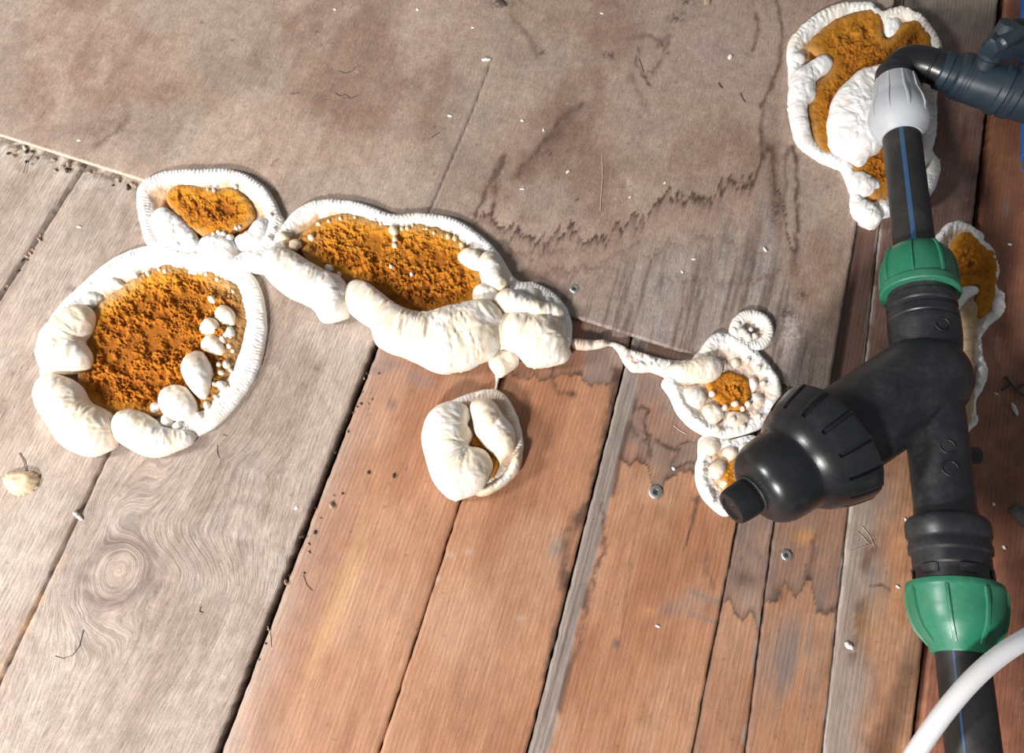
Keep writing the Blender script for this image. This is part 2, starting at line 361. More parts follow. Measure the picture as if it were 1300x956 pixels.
def paint_o2(px, py, U, Vv, sl, sr):
    c = base_wood(U, Vv, 221, (0.40, 0.195, 0.110), ORB, ORC)
    c = mixc(c, (0.46, 0.27, 0.17), spot(px, py, 600, 800, 70, 90)*0.5)
    c = tide(c, px, py, Vv, U, [600, 640, 670, 700, 722, 740, 748, 770, 800], [455, 470, 482, 480, 474, 480, 489, 487, 480], 6, 380, 223, 0.55, 0.75, 5, (0.27, 0.155, 0.115))
    c = mixc(c, (0.215, 0.165, 0.145), sstep(738, 748, px)*sstep(492, 480, py)*0.75)
    c = streak(c, px, py, [(783, 470), (776, 520), (766, 560), (757, 600), (748, 640), (736, 660)], 6, 0.9, seed=225)
    c = streak(c, px, py, [(740, 650), (722, 680), (716, 720), (722, 745)], 8, 0.75, seed=227); c = streak(c, px, py, [(716, 730), (708, 790), (694, 860)], 5, 0.75, seed=228)
    c = mixc(c, (0.26, 0.21, 0.19), spot(px, py, 705, 695, 7, 14, 15)*0.8)
    c = streak(c, px, py, [(700, 465), (705, 495), (722, 500)], 3, 0.6, seed=229); c = mixc(c, (0.04, 0.02, 0.015), spot(px, py, 727, 500, 5, 4, 40)*0.85)
    c = specks(px, py, c, 230, 30, (510, 440, 790, 950), k=0.6, rmax=1.5)
    for (x, y) in ((545, 690), (555, 735), (572, 705), (535, 780), (660, 785), (595, 700)): c = mixc(c, (0.46, 0.40, 0.36), spot(px, py, x, y, 5, 4)*0.45)
    return c, (fbm(U*8, Vv*150, 232)-0.5)*0.0004, Vv
def paint_o3(px, py, U, Vv, sl, sr):
    c = base_wood(U, Vv, 241, ORA, ORB, ORC)
    c = tide(c, px, py, Vv, U, [770, 785, 800, 812, 822, 829, 836, 846, 860, 880, 900, 930, 960], [560, 578, 594, 588, 592, 628, 632, 612, 604, 600, 610, 640, 690], 8, 260, 243, 0.95, 0.9, 5)
    for pts, wd in (([(790, 480), (800, 500), (806, 520), (815, 515), (822, 520), (818, 535), (822, 555), (826, 580)], 2.5), ([(834, 562), (848, 568), (862, 572), (856, 582), (852, 596), (870, 588), (884, 588)], 2.8),
                    ([(808, 500), (798, 535), (806, 555)], 3.5), ([(860, 566), (872, 560), (882, 562)], 2.2), ([(812, 545), (826, 552), (815, 560)], 2.0)):
        c = streak(c, px, py, pts, wd, 0.85, seed=245+len(pts))
    # worn grey strip along the seam
    wd = 0.0135+0.003*(vn(U*40, U*0, 247)-0.5)
    wst = sstep(wd+0.0012, wd-0.0012, sl)
    gr = 0.6+0.8*fbm(U*10, Vv*900, 248, 3)
    c = mixc(c, np.array((0.235, 0.195, 0.175)), wst*0.93); c = c*(1-wst*(1-np.clip(gr, 0.4, 1.25)))[..., None]
    c = mixc(c, STD, np.exp(-((sl-wd-0.001)/0.0022)**2)*0.85*sstep(0.35, 0.6, fbm(U*45, Vv*45, 249)))
    c = streak(c, px, py, [(765, 640), (768, 690), (755, 735), (745, 780), (728, 840)], 3.0, 0.8, (0.13, 0.07, 0.05), 251, 8)
    c = streak(c, px, py, [(817, 640), (806, 670), (800, 720), (790, 800)], 1.6, 0.55, (0.16, 0.09, 0.06), 253, 2)
    c = streak(c, px, py, [(886, 630), (880, 660), (871, 693)], 1.3, 1.0, (0.05, 0.03, 0.02), 254, 1); c = mixc(c, (0.08, 0.05, 0.045), spot(px, py, 884, 635, 6, 3, 10)*0.8)
    c = mixc(c, (0.20, 0.11, 0.09), spot(px, py, 845, 775, 18, 8, -5)*0.7); c = mixc(c, (0.50, 0.22, 0.09), spot(px, py, 825, 776, 12, 7)*0.6)
    c = mixc(c, (0.12, 0.08, 0.08), spot(px, py, 783, 817, 5, 6)*0.85)
    c = mixc(c, (0.33, 0.26, 0.22), spot(px, py, 880, 765, 40, 14, -15)*0.35)
    for pts in ([(872, 748), (888, 757), (912, 765)], [(876, 780), (892, 784), (908, 790)]): c = streak(c, px, py, pts, 3.0, 0.8, (0.22, 0.17, 0.15), 257, 3)
    c = streak(c, px, py, [(905, 745), (896, 720), (900, 700)], 4, 0.5, (0.15, 0.08, 0.06), 258, 6)
    c = specks(px, py, c, 260, 30, (700, 440, 940, 950), k=0.6, rmax=1.5)
    return c, -0.0010*wst*np.clip(vn(U*8, Vv*1100, 261), 0, 1)+(fbm(U*8, Vv*150, 262)-0.5)*0.0004, Vv
def paint_o4(px, py, U, Vv, sl, sr):
    c = base_wood(U, Vv, 281, (0.37, 0.185, 0.11), ORB, ORC)
    c = tide(c, px, py, Vv, U, [880, 915, 925, 942, 952, 962, 980], [780, 768, 764, 792, 780, 800, 780], 10, 330, 283, 0.9, 0.75, 6)
    c = mixc(c, (0.09, 0.055, 0.045), spot(px, py, 945, 735, 18, 10, 20)*0.7); c = mixc(c, (0.34, 0.25, 0.21), spot(px, py, 952, 758, 10, 14)*0.6)
    c = mixc(c, (0.06, 0.04, 0.035), np.exp(-sl/0.0022)*0.7); c = mixc(c, (0.32, 0.27, 0.25), np.exp(-((sr-0.002)/0.0022)**2)*0.8*sstep(0.4, 0.6, vn(U*90, Vv*90, 285)))
    c = specks(px, py, c, 286, 15, (890, 640, 990, 950), k=0.6, rmax=1.5)
    return c, (fbm(U*8, Vv*150, 287)-0.5)*0.0004, Vv
def paint_o5(px, py, U, Vv, sl, sr):
    c = base_wood(U, Vv, 301, (0.37, 0.185, 0.105), ORB, ORC)
    up = sstep(600, 470, py); dk = base_wood(U, Vv, 331, (0.205, 0.115, 0.090), (0.15, 0.075, 0.055), (0.26, 0.16, 0.125)); c = c*(1-up)[..., None]+dk*up[..., None]
    c = tide(c, px, py, Vv, U, [960, 985, 996, 1010, 1018, 1024, 1030, 1036, 1050, 1060, 1080], [770, 760, 745, 760, 755, 735, 738, 778, 780, 770, 740], 8, 330, 303, 0.95, 0.8, 6, fade=260)
    c = mixc(c, (0.46, 0.22, 0.09), spot(px, py, 1022, 682, 16, 11)*0.85)
    c = mixc(c, (0.18, 0.145, 0.135), np.clip(spot(px, py, 1005, 840, 34, 55, 10)*1.2, 0, 1)*0.85*sstep(0.25, 0.6, fbm(U*12, Vv*160, 305)))
    c = mixc(c, (0.10, 0.07, 0.06), np.exp(-sl/0.003)*0.6); c = mixc(c, (0.07, 0.045, 0.04), spot(px, py, 988, 755, 7, 9)*0.7)
    c = streak(c, px, py, [(1024, 735), (1032, 705), (1036, 680)], 5, 0.6, seed=307)
    c = mixc(c, (0.5, 0.47, 0.45), np.exp(-((sr-0.0006)/0.0011)**2)*0.85*sstep(0.3, 0.55, vn(U*50, Vv*10, 309)))
    c = specks(px, py, c, 310, 30, (960, 640, 1080, 950), k=0.6, rmax=1.5)
    return c, (fbm(U*8, Vv*150, 311)-0.5)*0.0004, Vv
def paint_o6(px, py, U, Vv, sl, sr):
    c = base_wood(U, Vv, 321, (0.40, 0.20, 0.105), ORB, ORC)
    up = sstep(600, 470, py)
    dk = base_wood(U, Vv, 331, (0.205, 0.115, 0.090), (0.15, 0.075, 0.055), (0.26, 0.16, 0.125))
    c = c*(1-up)[..., None]+dk*up[..., None]
    gy = sstep(110, 20, py+60*(fbm(px*0.03, py*0.03, 335)-0.5))
    c = mixc(c, (0.20, 0.165, 0.135), gy*0.85); c = c*(0.75+0.5*fbm(px*0.08, py*0.08, 337))[..., None]
    c = mixc(c, (0.10, 0.05, 0.055), spot(px, py, 1215, 165, 30, 26)*0.6*sstep(0.3, 0.6, vn(Vv*500, U*20, 336)))
    c = mixc(c, (0.33, 0.16, 0.09), spot(px, py, 1230, 205, 14, 14)*0.6)
    g = sstep(0.035, 0.008, sl+0.018*(fbm(U*40, Vv*40, 339)-0.5))*sstep(560, 640, py)
    c = mixc(c, (0.30, 0.26, 0.235), g*0.8)
    for (x, y, a, b_) in ((1100, 710, 9, 26), (1095, 770, 7, 14), (1088, 790, 10, 12), (1085, 820, 6, 30), (1110, 690, 8, 12)): c = mixc(c, (0.13, 0.065, 0.04), spot(px, py, x, y, a, b_, 12)*0.8*sstep(0.3, 0.55, fbm(px*0.12, py*0.12, 341)))
    c = mixc(c, (0.10, 0.085, 0.08), spot(px, py, 1091, 770, 6, 9)*0.8)
    c = mixc(c, (0.40, 0.20, 0.07), spot(px, py, 1100, 790, 18, 30)*0.4)
    c = streak(c, px, py, [(1105, 745), (1120, 742), (1130, 750)], 1.6, 0.9, (0.05, 0.03, 0.02), 343, 2)
    c = mixc(c, (0.16, 0.13, 0.11), spot(px, py, 1143, 840, 14, 40, 8)*0.6*sstep(0.3, 0.6, fbm(U*12, Vv*160, 344)))
    c = mixc(c, (0.44, 0.40, 0.37), np.exp(-sl/0.0012)*0.7*sstep(0.35, 0.6, vn(U*60, Vv*10, 345)))
    c = specks(px, py, c, 346, 60, (1060, 100, 1250, 950), k=0.6, rmax=1.6)
    c = specks(px, py, c, 347, 40, (1060, 0, 1250, 600), (0.42, 0.37, 0.33), k=0.5, rmax=1.3)
    return c, (fbm(U*8, Vv*150, 348)-0.5)*0.0005, Vv
def paint_o7(px, py, U, Vv, sl, sr):
    c = base_wood(U, Vv, 361, (0.26, 0.105, 0.062), (0.20, 0.078, 0.046), (0.31, 0.15, 0.10))
    c = c*(0.7+0.6*fbm(px*0.04, py*0.06, 363))[..., None]
    c = mixc(c, (0.34, 0.15, 0.06), spot(px, py, 1268, 220, 14, 60)*0.6); c = mixc(c, (0.22, 0.19, 0.16), spot(px, py, 1277, 264, 6, 14)*0.5)
    c = specks(px, py, c, 366, 60, (1170, 100, 1420, 950), (0.42, 0.36, 0.32), k=0.5, rmax=1.3)
    return c, (fbm(U*8, Vv*120, 367)-0.5)*0.0005, Vv
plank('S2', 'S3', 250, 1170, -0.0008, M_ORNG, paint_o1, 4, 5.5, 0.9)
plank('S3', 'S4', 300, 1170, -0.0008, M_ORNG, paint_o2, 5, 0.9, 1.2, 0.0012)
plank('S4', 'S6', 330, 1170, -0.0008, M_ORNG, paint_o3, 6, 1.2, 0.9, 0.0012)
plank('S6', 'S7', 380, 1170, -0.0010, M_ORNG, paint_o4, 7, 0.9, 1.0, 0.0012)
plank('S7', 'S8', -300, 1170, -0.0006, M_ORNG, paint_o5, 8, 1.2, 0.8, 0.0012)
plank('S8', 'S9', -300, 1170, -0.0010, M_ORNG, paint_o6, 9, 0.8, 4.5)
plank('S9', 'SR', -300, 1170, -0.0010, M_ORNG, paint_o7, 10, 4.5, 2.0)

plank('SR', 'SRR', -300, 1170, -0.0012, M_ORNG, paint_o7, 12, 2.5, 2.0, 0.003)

# ------------------------------------------------------------------ plywood sheet (one panel, cracked from its lower edge)
PZ = 0.0045
def paint_ply(px, py, U, Vv, sl, sr):
    n = fbm(U*9, Vv*14, 401); m = fbm(U*22, Vv*40, 405); k = fbm(px*0.010, py*0.012, 409)
    c = np.broadcast_to(np.array((0.315, 0.235, 0.190)), U.shape+(3,)).copy()
    c = mixc(c, (0.205, 0.132, 0.100), sstep(0.46, 0.70, n)*0.75); c = mixc(c, (0.37, 0.295, 0.245), sstep(0.5, 0.75, m)*0.45)
    c = mixc(c, (0.27, 0.235, 0.20), sstep(0.5, 0.7, k)*0.45)
    c = mixc(c, (0.31, 0.235, 0.225), spot(px, py, 890, 60, 70, 50)*0.5)
    # older brown water marks
    for cx, cy, a, b_, an, s in ((700, 165, 70, 22, -35, 0.55), (670, 215, 60, 16, -30, 0.55), (770, 165, 70, 30, 0, 0.4), (130, 165, 40, 16, -30, 0.6), (690, 35, 50, 16, -60, 0.3), (280, 80, 40, 24, -30, 0.3), (400, 20, 50, 14, -50, 0.35), (650, 45, 12, 70, 5, 0.3),
                                 (420, 130, 50, 30, -20, 0.25), (520, 160, 40, 14, 0, 0.25), (800, 215, 50, 25, 0, 0.35), (980, 130, 12, 40, 0, 0.4), (985, 200, 10, 60, 0, 0.5)):
        c = mixc(c, (0.130, 0.074, 0.052), spot(px, py, cx, cy, a, b_, an)*s*1.25*np.clip(0.3+1.4*(fbm(px*0.03, py*0.05, 413)-0.25), 0, 1))
    for pts, wd, kk in (([(603, 275), (618, 240), (628, 225), (634, 205)], 3, .6), ([(622, 285), (628, 250), (630, 228), (640, 200)], 3.5, .6), ([(655, 222), (680, 195), (694, 175), (712, 150), (738, 132)], 4, .55), ([(690, 195), (708, 172), (722, 150)], 5, .45),
                        ([(985, 0), (992, 25), (994, 60), (986, 95), (972, 122), (966, 150), (970, 200)], 3, .6), ([(960, 18), (960, 45), (954, 62)], 2.5, .5), ([(975, 190), (981, 225), (984, 260), (980, 285)], 7, .75), ([(1008, 185), (1013, 235), (1012, 300), (1006, 346)], 3, .7),
                        ([(1000, 190), (996, 260), (988, 310)], 2.5, .45), ([(950, 300), (946, 335), (938, 372)], 3.5, .55), ([(930, 270), (920, 300), (913, 325)], 3.5, .5), ([(810, 60), (806, 78), (818, 95), (825, 110)], 2, .6), ([(836, 60), (850, 45), (842, 70), (830, 92)], 3, .4),
                        ([(805, 50), (822, 46), (842, 56)], 3.5, .45), ([(650, 20), (672, 50), (680, 70)], 4, .35), ([(800, 98), (812, 120), (820, 140)], 5, .35), ([(118, 188), (150, 165), (160, 150)], 4, .4), ([(345, 212), (352, 200)], 1.6, .4)):
        c = streak(c, px, py, pts, wd, kk*1.5, (0.080, 0.044, 0.032), 421+len(pts)*3, 5)
    # grey, rain-washed lower zone with long dark fibres below the tide mark
    xs = [560, 600, 612, 626, 642, 660, 672, 690, 705, 727, 745, 765, 785, 805, 822, 838, 850, 870, 886, 900, 912, 925, 936, 947, 958, 968, 976, 984, 992, 1010, 1030, 1060]
    ys = [285, 283, 268, 279, 290, 288, 307, 303, 296, 291, 309, 304, 288, 279, 270, 256, 244, 248, 256, 257, 240, 226, 236, 237, 222, 200, 188, 240, 252, 330, 350, 350]
    jag = (fbm(Vv*430, U*8, 431, 3)-0.5)*2*19
    d = py-(np.interp(px, xs, ys)+jag)
    inx = sstep(585, 625, px)*sstep(1030, 1000, px)
    fib = fbm(U*16, Vv*420, 433, 3)
    c = mixc(c, (0.27, 0.180, 0.145), sstep(-1, 6, d)*np.exp(-np.clip(d, 0, None)/60)*0.75*inx)
    low = sstep(20, 110, d+50*(fbm(px*0.02, py*0.02, 435)-0.5))*sstep(590, 640, px)*sstep(1080, 1010, px)
    c = mixc(c, (0.245, 0.205, 0.185), low*0.8); c = mixc(c, (0.12, 0.092, 0.082), low*sstep(0.46, 0.68, fib)*0.9)
    c = mixc(c, (0.33, 0.29, 0.28), low*sstep(0.55, 0.7, fbm(U*8, Vv*60, 437))*0.5)
    ln = np.where(d > 0, np.exp(-(d/6.0)**1.1), np.exp(-(d/1.1)**2))
    c = mixc(c, (0.052, 0.027, 0.020), np.clip(ln*inx*1.3*(0.30+1.3*fbm(px*0.05, py*0.05, 439)), 0, 1))
    for xs2, ys2, x0, x1, kk, sd in (([640, 680, 720, 760, 790, 812, 824, 850], [330, 345, 345, 336, 318, 312, 328, 310], 680, 856, .5, 441), ([840, 870, 900, 940, 985, 1006], [345, 358, 354, 360, 345, 340], 845, 1010, .5, 443), ([850, 890, 920, 960, 990], [290, 300, 305, 318, 330], 880, 975, .45, 445),
                                 ([640, 670, 700, 740], [308, 325, 322, 318], 635, 745, .5, 447)):
        d2 = py-(np.interp(px, xs2, ys2)+(fbm(Vv*330, U*10, sd, 3)-0.5)*2*12)
        in2 = sstep(x0-8, x0+8, px)*sstep(x1+8, x1-8, px)
        c = mixc(c, (0.11, 0.066, 0.05), np.clip(np.where(d2 > 0, np.exp(-(d2/4.5)**1.2), np.exp(-(d2/1.2)**2))*in2*kk*1.3*(0.2+1.4*fbm(px*0.06, py*0.06, sd+2)), 0, 1))
    for (x, y, a, b_) in ((888, 252, 14, 5), (985, 262, 7, 16), (928, 230, 6, 5), (948, 236, 7, 5), (1018, 375, 9, 6), (773, 70, 8, 5), (846, 68, 4, 4), (688, 68, 4, 6), (636, 5, 14, 5), (872, 3, 10, 4), (860, 22, 10, 8), (375, 118, 7, 2), (1000, 400, 14, 12)):
        c = mixc(c, (0.045, 0.032, 0.028), spot(px, py, x, y, a, b_)*0.9*sstep(0.3, 0.5, vn(px*0.4, py*0.4, 451)))
    for (x, y, a, b_) in ((798, 225, 3, 8), (800, 236, 6, 4), (663, 238, 2, 5), (1005, 420, 12, 20)): c = mixc(c, (0.52, 0.49, 0.47), spot(px, py, x, y, a, b_)*0.55*sstep(0.4, 0.6, vn(px*0.5, py*0.5, 453)))
    c = specks(px, py, c, 455, 170, (0, 0, 1100, 480), k=0.6, rmin=0.7, rmax=1.9); c = specks(px, py, c, 456, 60, (0, 0, 1100, 480), (0.5, 0.45, 0.4), k=0.5, rmax=1.3)
    # pale bare lip along the cut edge
    ed = (174+0.317*px)-py
    c = mixc(c, (0.52, 0.42, 0.34), np.exp(-((ed-1.5)/2.6)**2)*0.85*sstep(330, 150, px))
    c = c*np.array((1.20, 1.17, 1.15))
    dcr, t = seg_d(px, py, [(626, 70), (600, 140), (552, 252), (530, 300)])
    inside = (dcr < 0.5+1.2*t)
    dz = (fbm(U*10, Vv*120, 457)-0.5)*0.0004-0.0014*np.exp(-(dcr/(0.9+0.9*t))**2)*sstep(68, 84, py)
    c = mixc(c, (0.055, 0.04, 0.032), np.exp(-(dcr/(0.9+0.5*t))**2)*0.85*sstep(68, 84, py)); c = mixc(c, (0.46, 0.37, 0.31), np.exp(-((dcr-3)/1.6)**2)*0.3*t)
    c = mixc(c, (0.24, 0.17, 0.14), sstep(-2, 10, (px-(625-0.4*(py-70))))*0.16)   # second veneer sheet is a shade browner
    return c, dz, Vv
ysl = lambda x: 174+0.317*x
xr_top, xr_bot = 1140, 1048
cs = [P(-620, ysl(-620))[:2], P(xr_bot, ysl(xr_bot))[:2], P(-620, -320)[:2], P(xr_top+48, -320)[:2]]
ply = empty('plywood_sheet', (0, 0.3, 0)); tag(ply, 'large brown plywood sheet with jagged dark water stains, laid over the floorboards', 'plywood')
grid_slab('panel', cs, 940, 440, PZ+0.0012, PZ, M_PLY, ply, paint_ply, 20, 0.0003)

# ------------------------------------------------------------------ fungi (dry-rot fruiting bodies)
def catmull(pts, n=7):
    pts = np.array(pts, float); out = []
    N = len(pts)
    for i in range(N):
        p0, p1, p2, p3 = pts[i-1], pts[i], pts[(i+1) % N], pts[(i+2) % N]
        for k in range(n):
            t = k/n
            out.append(0.5*((2*p1)+(-p0+p2)*t+(2*p0-5*p1+4*p2-p3)*t*t+(-p0+3*p1-3*p2+p3)*t**3))
    return np.array(out)
def zoomed(x0, y0, s):
    return lambda pts: [(x0+x/s, y0+y/s) for x, y in pts]
def sdf(poly, X, Y):
    N = len(poly); best = np.full(X.shape, 1e9); nx = np.zeros(X.shape); ny = np.zeros(X.shape); arc = np.zeros(X.shape)
    inside = np.zeros(X.shape, bool); acc = 0.0
    for i in range(N):
        x0, y0 = poly[i]; x1, y1 = poly[(i+1) % N]; dx, dy = x1-x0, y1-y0; L2 = dx*dx+dy*dy+1e-12
        t = np.clip(((X-x0)*dx+(Y-y0)*dy)/L2, 0, 1); qx = x0+t*dx; qy = y0+t*dy
        d = (X-qx)**2+(Y-qy)**2; m = d < best
        best = np.where(m, d, best); nx = np.where(m, qx, nx); ny = np.where(m, qy, ny); arc = np.where(m, acc+t*math.sqrt(L2), arc)
        acc += math.sqrt(L2)
        if abs(dy) > 1e-12:
            c = ((y0 > Y) != (y1 > Y)) & (X < dx*(Y-y0)/dy+x0); inside ^= c
    d = np.sqrt(best)
    return np.where(inside, d, -d), nx, ny, arc
WHITE, CREAM, TAN, BROWN = np.array((0.83, 0.82, 0.81)), np.array((0.84, 0.735, 0.59)), np.array((0.50, 0.29, 0.12)), np.array((0.25, 0.115, 0.04))
OCHRE, ORANGE, RUST, PINK = np.array((0.62, 0.27, 0.025)), np.array((0.42, 0.138, 0.010)), np.array((0.20, 0.055, 0.005)), np.array((0.74, 0.56, 0.46))
def field(name, poly, parent, mat, top, colf, step=1.0, R=6.0, He=8.0, zb=0.0, href=0.004, under=0.5, skirt=None, jit=0.0, seed=0, smoothn=7, blur=0):
    """a swollen body over the outline 'poly': rounded (slightly undercut) edge R wide and He high, then top(X,Y,d)"""
    pl = catmull(poly, smoothn) if smoothn > 1 else np.array(poly, float)
    if jit:
        nrm = np.roll(pl, -1, 0)-np.roll(pl, 1, 0); nrm = np.stack([nrm[:, 1], -nrm[:, 0]], -1); nrm /= np.linalg.norm(nrm, axis=1, keepdims=True)+1e-9
        ii = np.cumsum(np.linalg.norm(pl-np.roll(pl, 1, 0), axis=1))
        pl = pl+nrm*((fbm(ii*(0.055 if blur else 0.12), ii*0+seed, seed+3, 3)-0.5)*2*jit)[:, None]
    x0, y0 = pl.min(0)-2*step; x1, y1 = pl.max(0)+2*step
    xs = np.arange(x0, x1+step, step); ys = np.arange(y0, y1+step, step); X, Y = np.meshgrid(xs, ys)
    d, nx, ny, arc = sdf(pl, X, Y)
    keep = d > -step*0.75
    cell = keep[:-1, :-1] & keep[1:, :-1] & keep[:-1, 1:] & keep[1:, 1:]
    used = np.zeros(keep.shape, bool)
    used[:-1, :-1] |= cell; used[1:, :-1] |= cell; used[:-1, 1:] |= cell; used[1:, 1:] |= cell
    out = used & (d < 0)
    X = np.where(out, nx, X); Y = np.where(out, ny, Y); d = np.where(d < 0, 0, d)
    Rm = min(R, 0.98*float(d.max()))
    t = np.clip(d/Rm, 0, 1); ph = -under+(math.pi/2+under)*t
    dn = np.where(d < Rm, Rm*(1-np.cos(ph)), d)
    ux, uy = X-nx, Y-ny; ul = np.hypot(ux, uy)
    # direction inwards (from the nearest border point); on the border use the field's own slope
    gy, gx = np.gradient(np.where(used, d, 0)); gl = np.hypot(gx, gy)+1e-9
    ux = np.where(ul > 0.3, ux/(ul+1e-9), gx/gl); uy = np.where(ul > 0.3, uy/(ul+1e-9), gy/gl)
    sh = np.clip(dn-d, -Rm, Rm)
    Xs = X+ux*sh; Ys = Y+uy*sh
    z = He*(np.sin(ph)+math.sin(under))/(1+math.sin(under))
    sx, sy = ux*sh, uy*sh
    if blur:
        inner = used & (d > 0); wgt = used.astype(float)
        def nb(A): 
            B = np.pad(A, 1); return B[:-2, 1:-1]+B[2:, 1:-1]+B[1:-1, :-2]+B[1:-1, 2:]
        nw = np.maximum(nb(wgt), 1)
        for _ in range(blur):
            z = np.where(inner, 0.4*z+0.6*nb(z*wgt)/nw, z); sx = np.where(inner, 0.4*sx+0.6*nb(sx*wgt)/nw, sx); sy = np.where(inner, 0.4*sy+0.6*nb(sy*wgt)/nw, sy)
    Xs = X+sx; Ys = Y+sy
    tp = top(X, Y, d, arc) if top else 0
    z = z+tp*sstep(0, 1, d/min(Rm, 6.0))
    if mat is M_SPORE: z = np.where(d > 2, np.maximum(z, 1.0+0.6*vn(X*0.3, Y*0.3, 3)), z)
    c = colf(X, Y, d, z, arc)
    idx = -np.ones(used.shape, int); idx[used] = np.arange(used.sum())
    i, j = np.nonzero(cell)
    fc = np.stack([idx[i+1, j], idx[i+1, j+1], idx[i, j+1], idx[i, j]], -1)
    base = P(Xs[used], Ys[used], href)
    vt = base.copy(); vt[:, 2] = zb+z[used]*MM
    cc = np.clip(c[used], 0, 1)
    if skirt is not None:
        e = np.concatenate([fc[:, [0, 1]], fc[:, [1, 2]], fc[:, [2, 3]], fc[:, [3, 0]]])
        key = np.sort(e, 1); _, inv, cnt = np.unique(key, axis=0, return_inverse=True, return_counts=True)
        be = e[cnt[inv.ravel()] == 1]; bv = np.unique(be); mp = -np.ones(len(vt), int); mp[bv] = np.arange(len(bv))+len(vt)
        low = vt[bv].copy(); low[:, 2] = np.minimum(skirt, low[:, 2]-0.0002)
        fs = np.stack([be[:, 1], be[:, 0], mp[be[:, 0]], mp[be[:, 1]]], -1)
        vt = np.concatenate([vt, low]); cc = np.concatenate([cc, cc[bv]]); fc = np.concatenate([fc, fs])
    return mesh(name, vt, fc, mat, parent, cc)

def margin_top(seed, ring_h=4.0, ring_w=14.0, floor_h=-3.0, pleat=0.55, lump=1.5, pl_w=5.0):
    def f(X, Y, d, arc):
        ring = ring_h*np.exp(-((d-ring_w*0.55)/(ring_w*0.5))**2)
        p = np.sin(arc*2*np.pi/pl_w+2.5*vn(d*0.25, arc*0.11, seed)*2)*pleat*np.exp(-((d-ring_w*0.5)/(ring_w*0.7))**2)
        return ring+p+floor_h*sstep(ring_w, ring_w*2, d)+lump*(fbm(X*0.09, Y*0.09, seed+1)-0.5)*2+0.9*(fbm(X*0.35, Y*0.35, seed+2)-0.5)
    return f
def margin_col(seed, edge_w=16.0, inner=TAN, wid=12.0, blue=0.0, inn=0.75, deep=0.0):
    def f(X, Y, d, z, arc):
        c = np.broadcast_to(WHITE, X.shape+(3,)).copy()
        c = mixc(c, CREAM, sstep(0.45, 0.7, fbm(X*0.04, Y*0.04, seed))*0.5)
        k = fbm(X*0.10, Y*0.10, seed+3)
        c = mixc(c, PINK, sstep(edge_w*0.8, edge_w*1.3, d+10*(k-0.5))*0.5)
        c = mixc(c, inner, sstep(edge_w, edge_w+wid, d+14*(k-0.5))*inn)
        if deep: c = mixc(c, RUST, sstep(deep, deep+8, d))
        return c
    return f
def lobe_top(seed, lump=2.5, freq=0.07, fine=0.5, fold=0.0):
    def f(X, Y, d, arc):
        z = lump*(fbm(X*freq, Y*freq, seed, 3)-0.5)*2+fine*(fbm(X*0.3, Y*0.3, seed+2)-0.5)*2+lump*0.55*(fbm(X*0.15, Y*0.15, seed+8, 2)-0.5)*2-0.5*sstep(0.70, 0.85, vn(X*0.22, Y*0.22, seed+11))
        if fold: z = z-fold*np.exp(-((fbm(X*0.05, Y*0.05, seed+4, 2)-0.5)/0.035)**2)
        return z
    return f
def lobe_col(seed, base=CREAM, edge=WHITE, blush=0.35, root=None, rw=3.0, tip=PINK):
    def f(X, Y, d, z, arc):
        c = np.broadcast_to(base, X.shape+(3,)).copy()
        c = mixc(c, edge, sstep(0.40, 0.70, fbm(X*0.05, Y*0.05, seed))*0.75)
        c = mixc(c, tip, sstep(0.55, 0.75, fbm(X*0.08, Y*0.08, seed+4))*blush)
        c = mixc(c, (0.45, 0.36, 0.28), sstep(0.72, 0.80, vn(X*0.45, Y*0.45, seed+6))*0.18)
        if root is not None: c = mixc(c, root, np.exp(-d/rw)*0.8)
        return c
    return f
def bed_top(seed, amp=5.0, freq=0.16, bowl=0.0, pits=(), dirx=0.0):
    def f(X, Y, d, arc):
        wx = X+5*(fbm(X*0.1, Y*0.1, seed+20)-0.5); a = fbm(wx*freq, Y*freq, seed, 2); b_ = 1-np.abs(fbm(X*freq*1.9, Y*freq*1.9, seed+3, 2)*2-1)*2
        g = fbm(X*0.45, Y*0.45, seed+5, 2)
        rough = 0.25+0.75*sstep(8, 26, d+12*(fbm(X*0.05, Y*0.05, seed+9)-0.5))
        z = (amp*(a-0.5)*1.7+amp*0.30*b_+amp*0.55*(g-0.5)*2)*rough-bowl*sstep(0, 30, d)
        z = z+amp*0.9*(fbm(X*0.045, Y*0.045, seed+15, 2)-0.5)*2*rough-amp*0.8*sstep(0.62, 0.80, vn(X*0.09, Y*0.09, seed+16))*rough
        for (x, y, r, dp) in pits: z = z-dp*np.exp(-((X-x)**2+(Y-y)**2)/r**2)
        if dirx: z = z+dirx*np.sin((X*0.35+Y*0.94)*0.55+4*fbm(X*0.03, Y*0.03, seed+8))
        return z
    return f
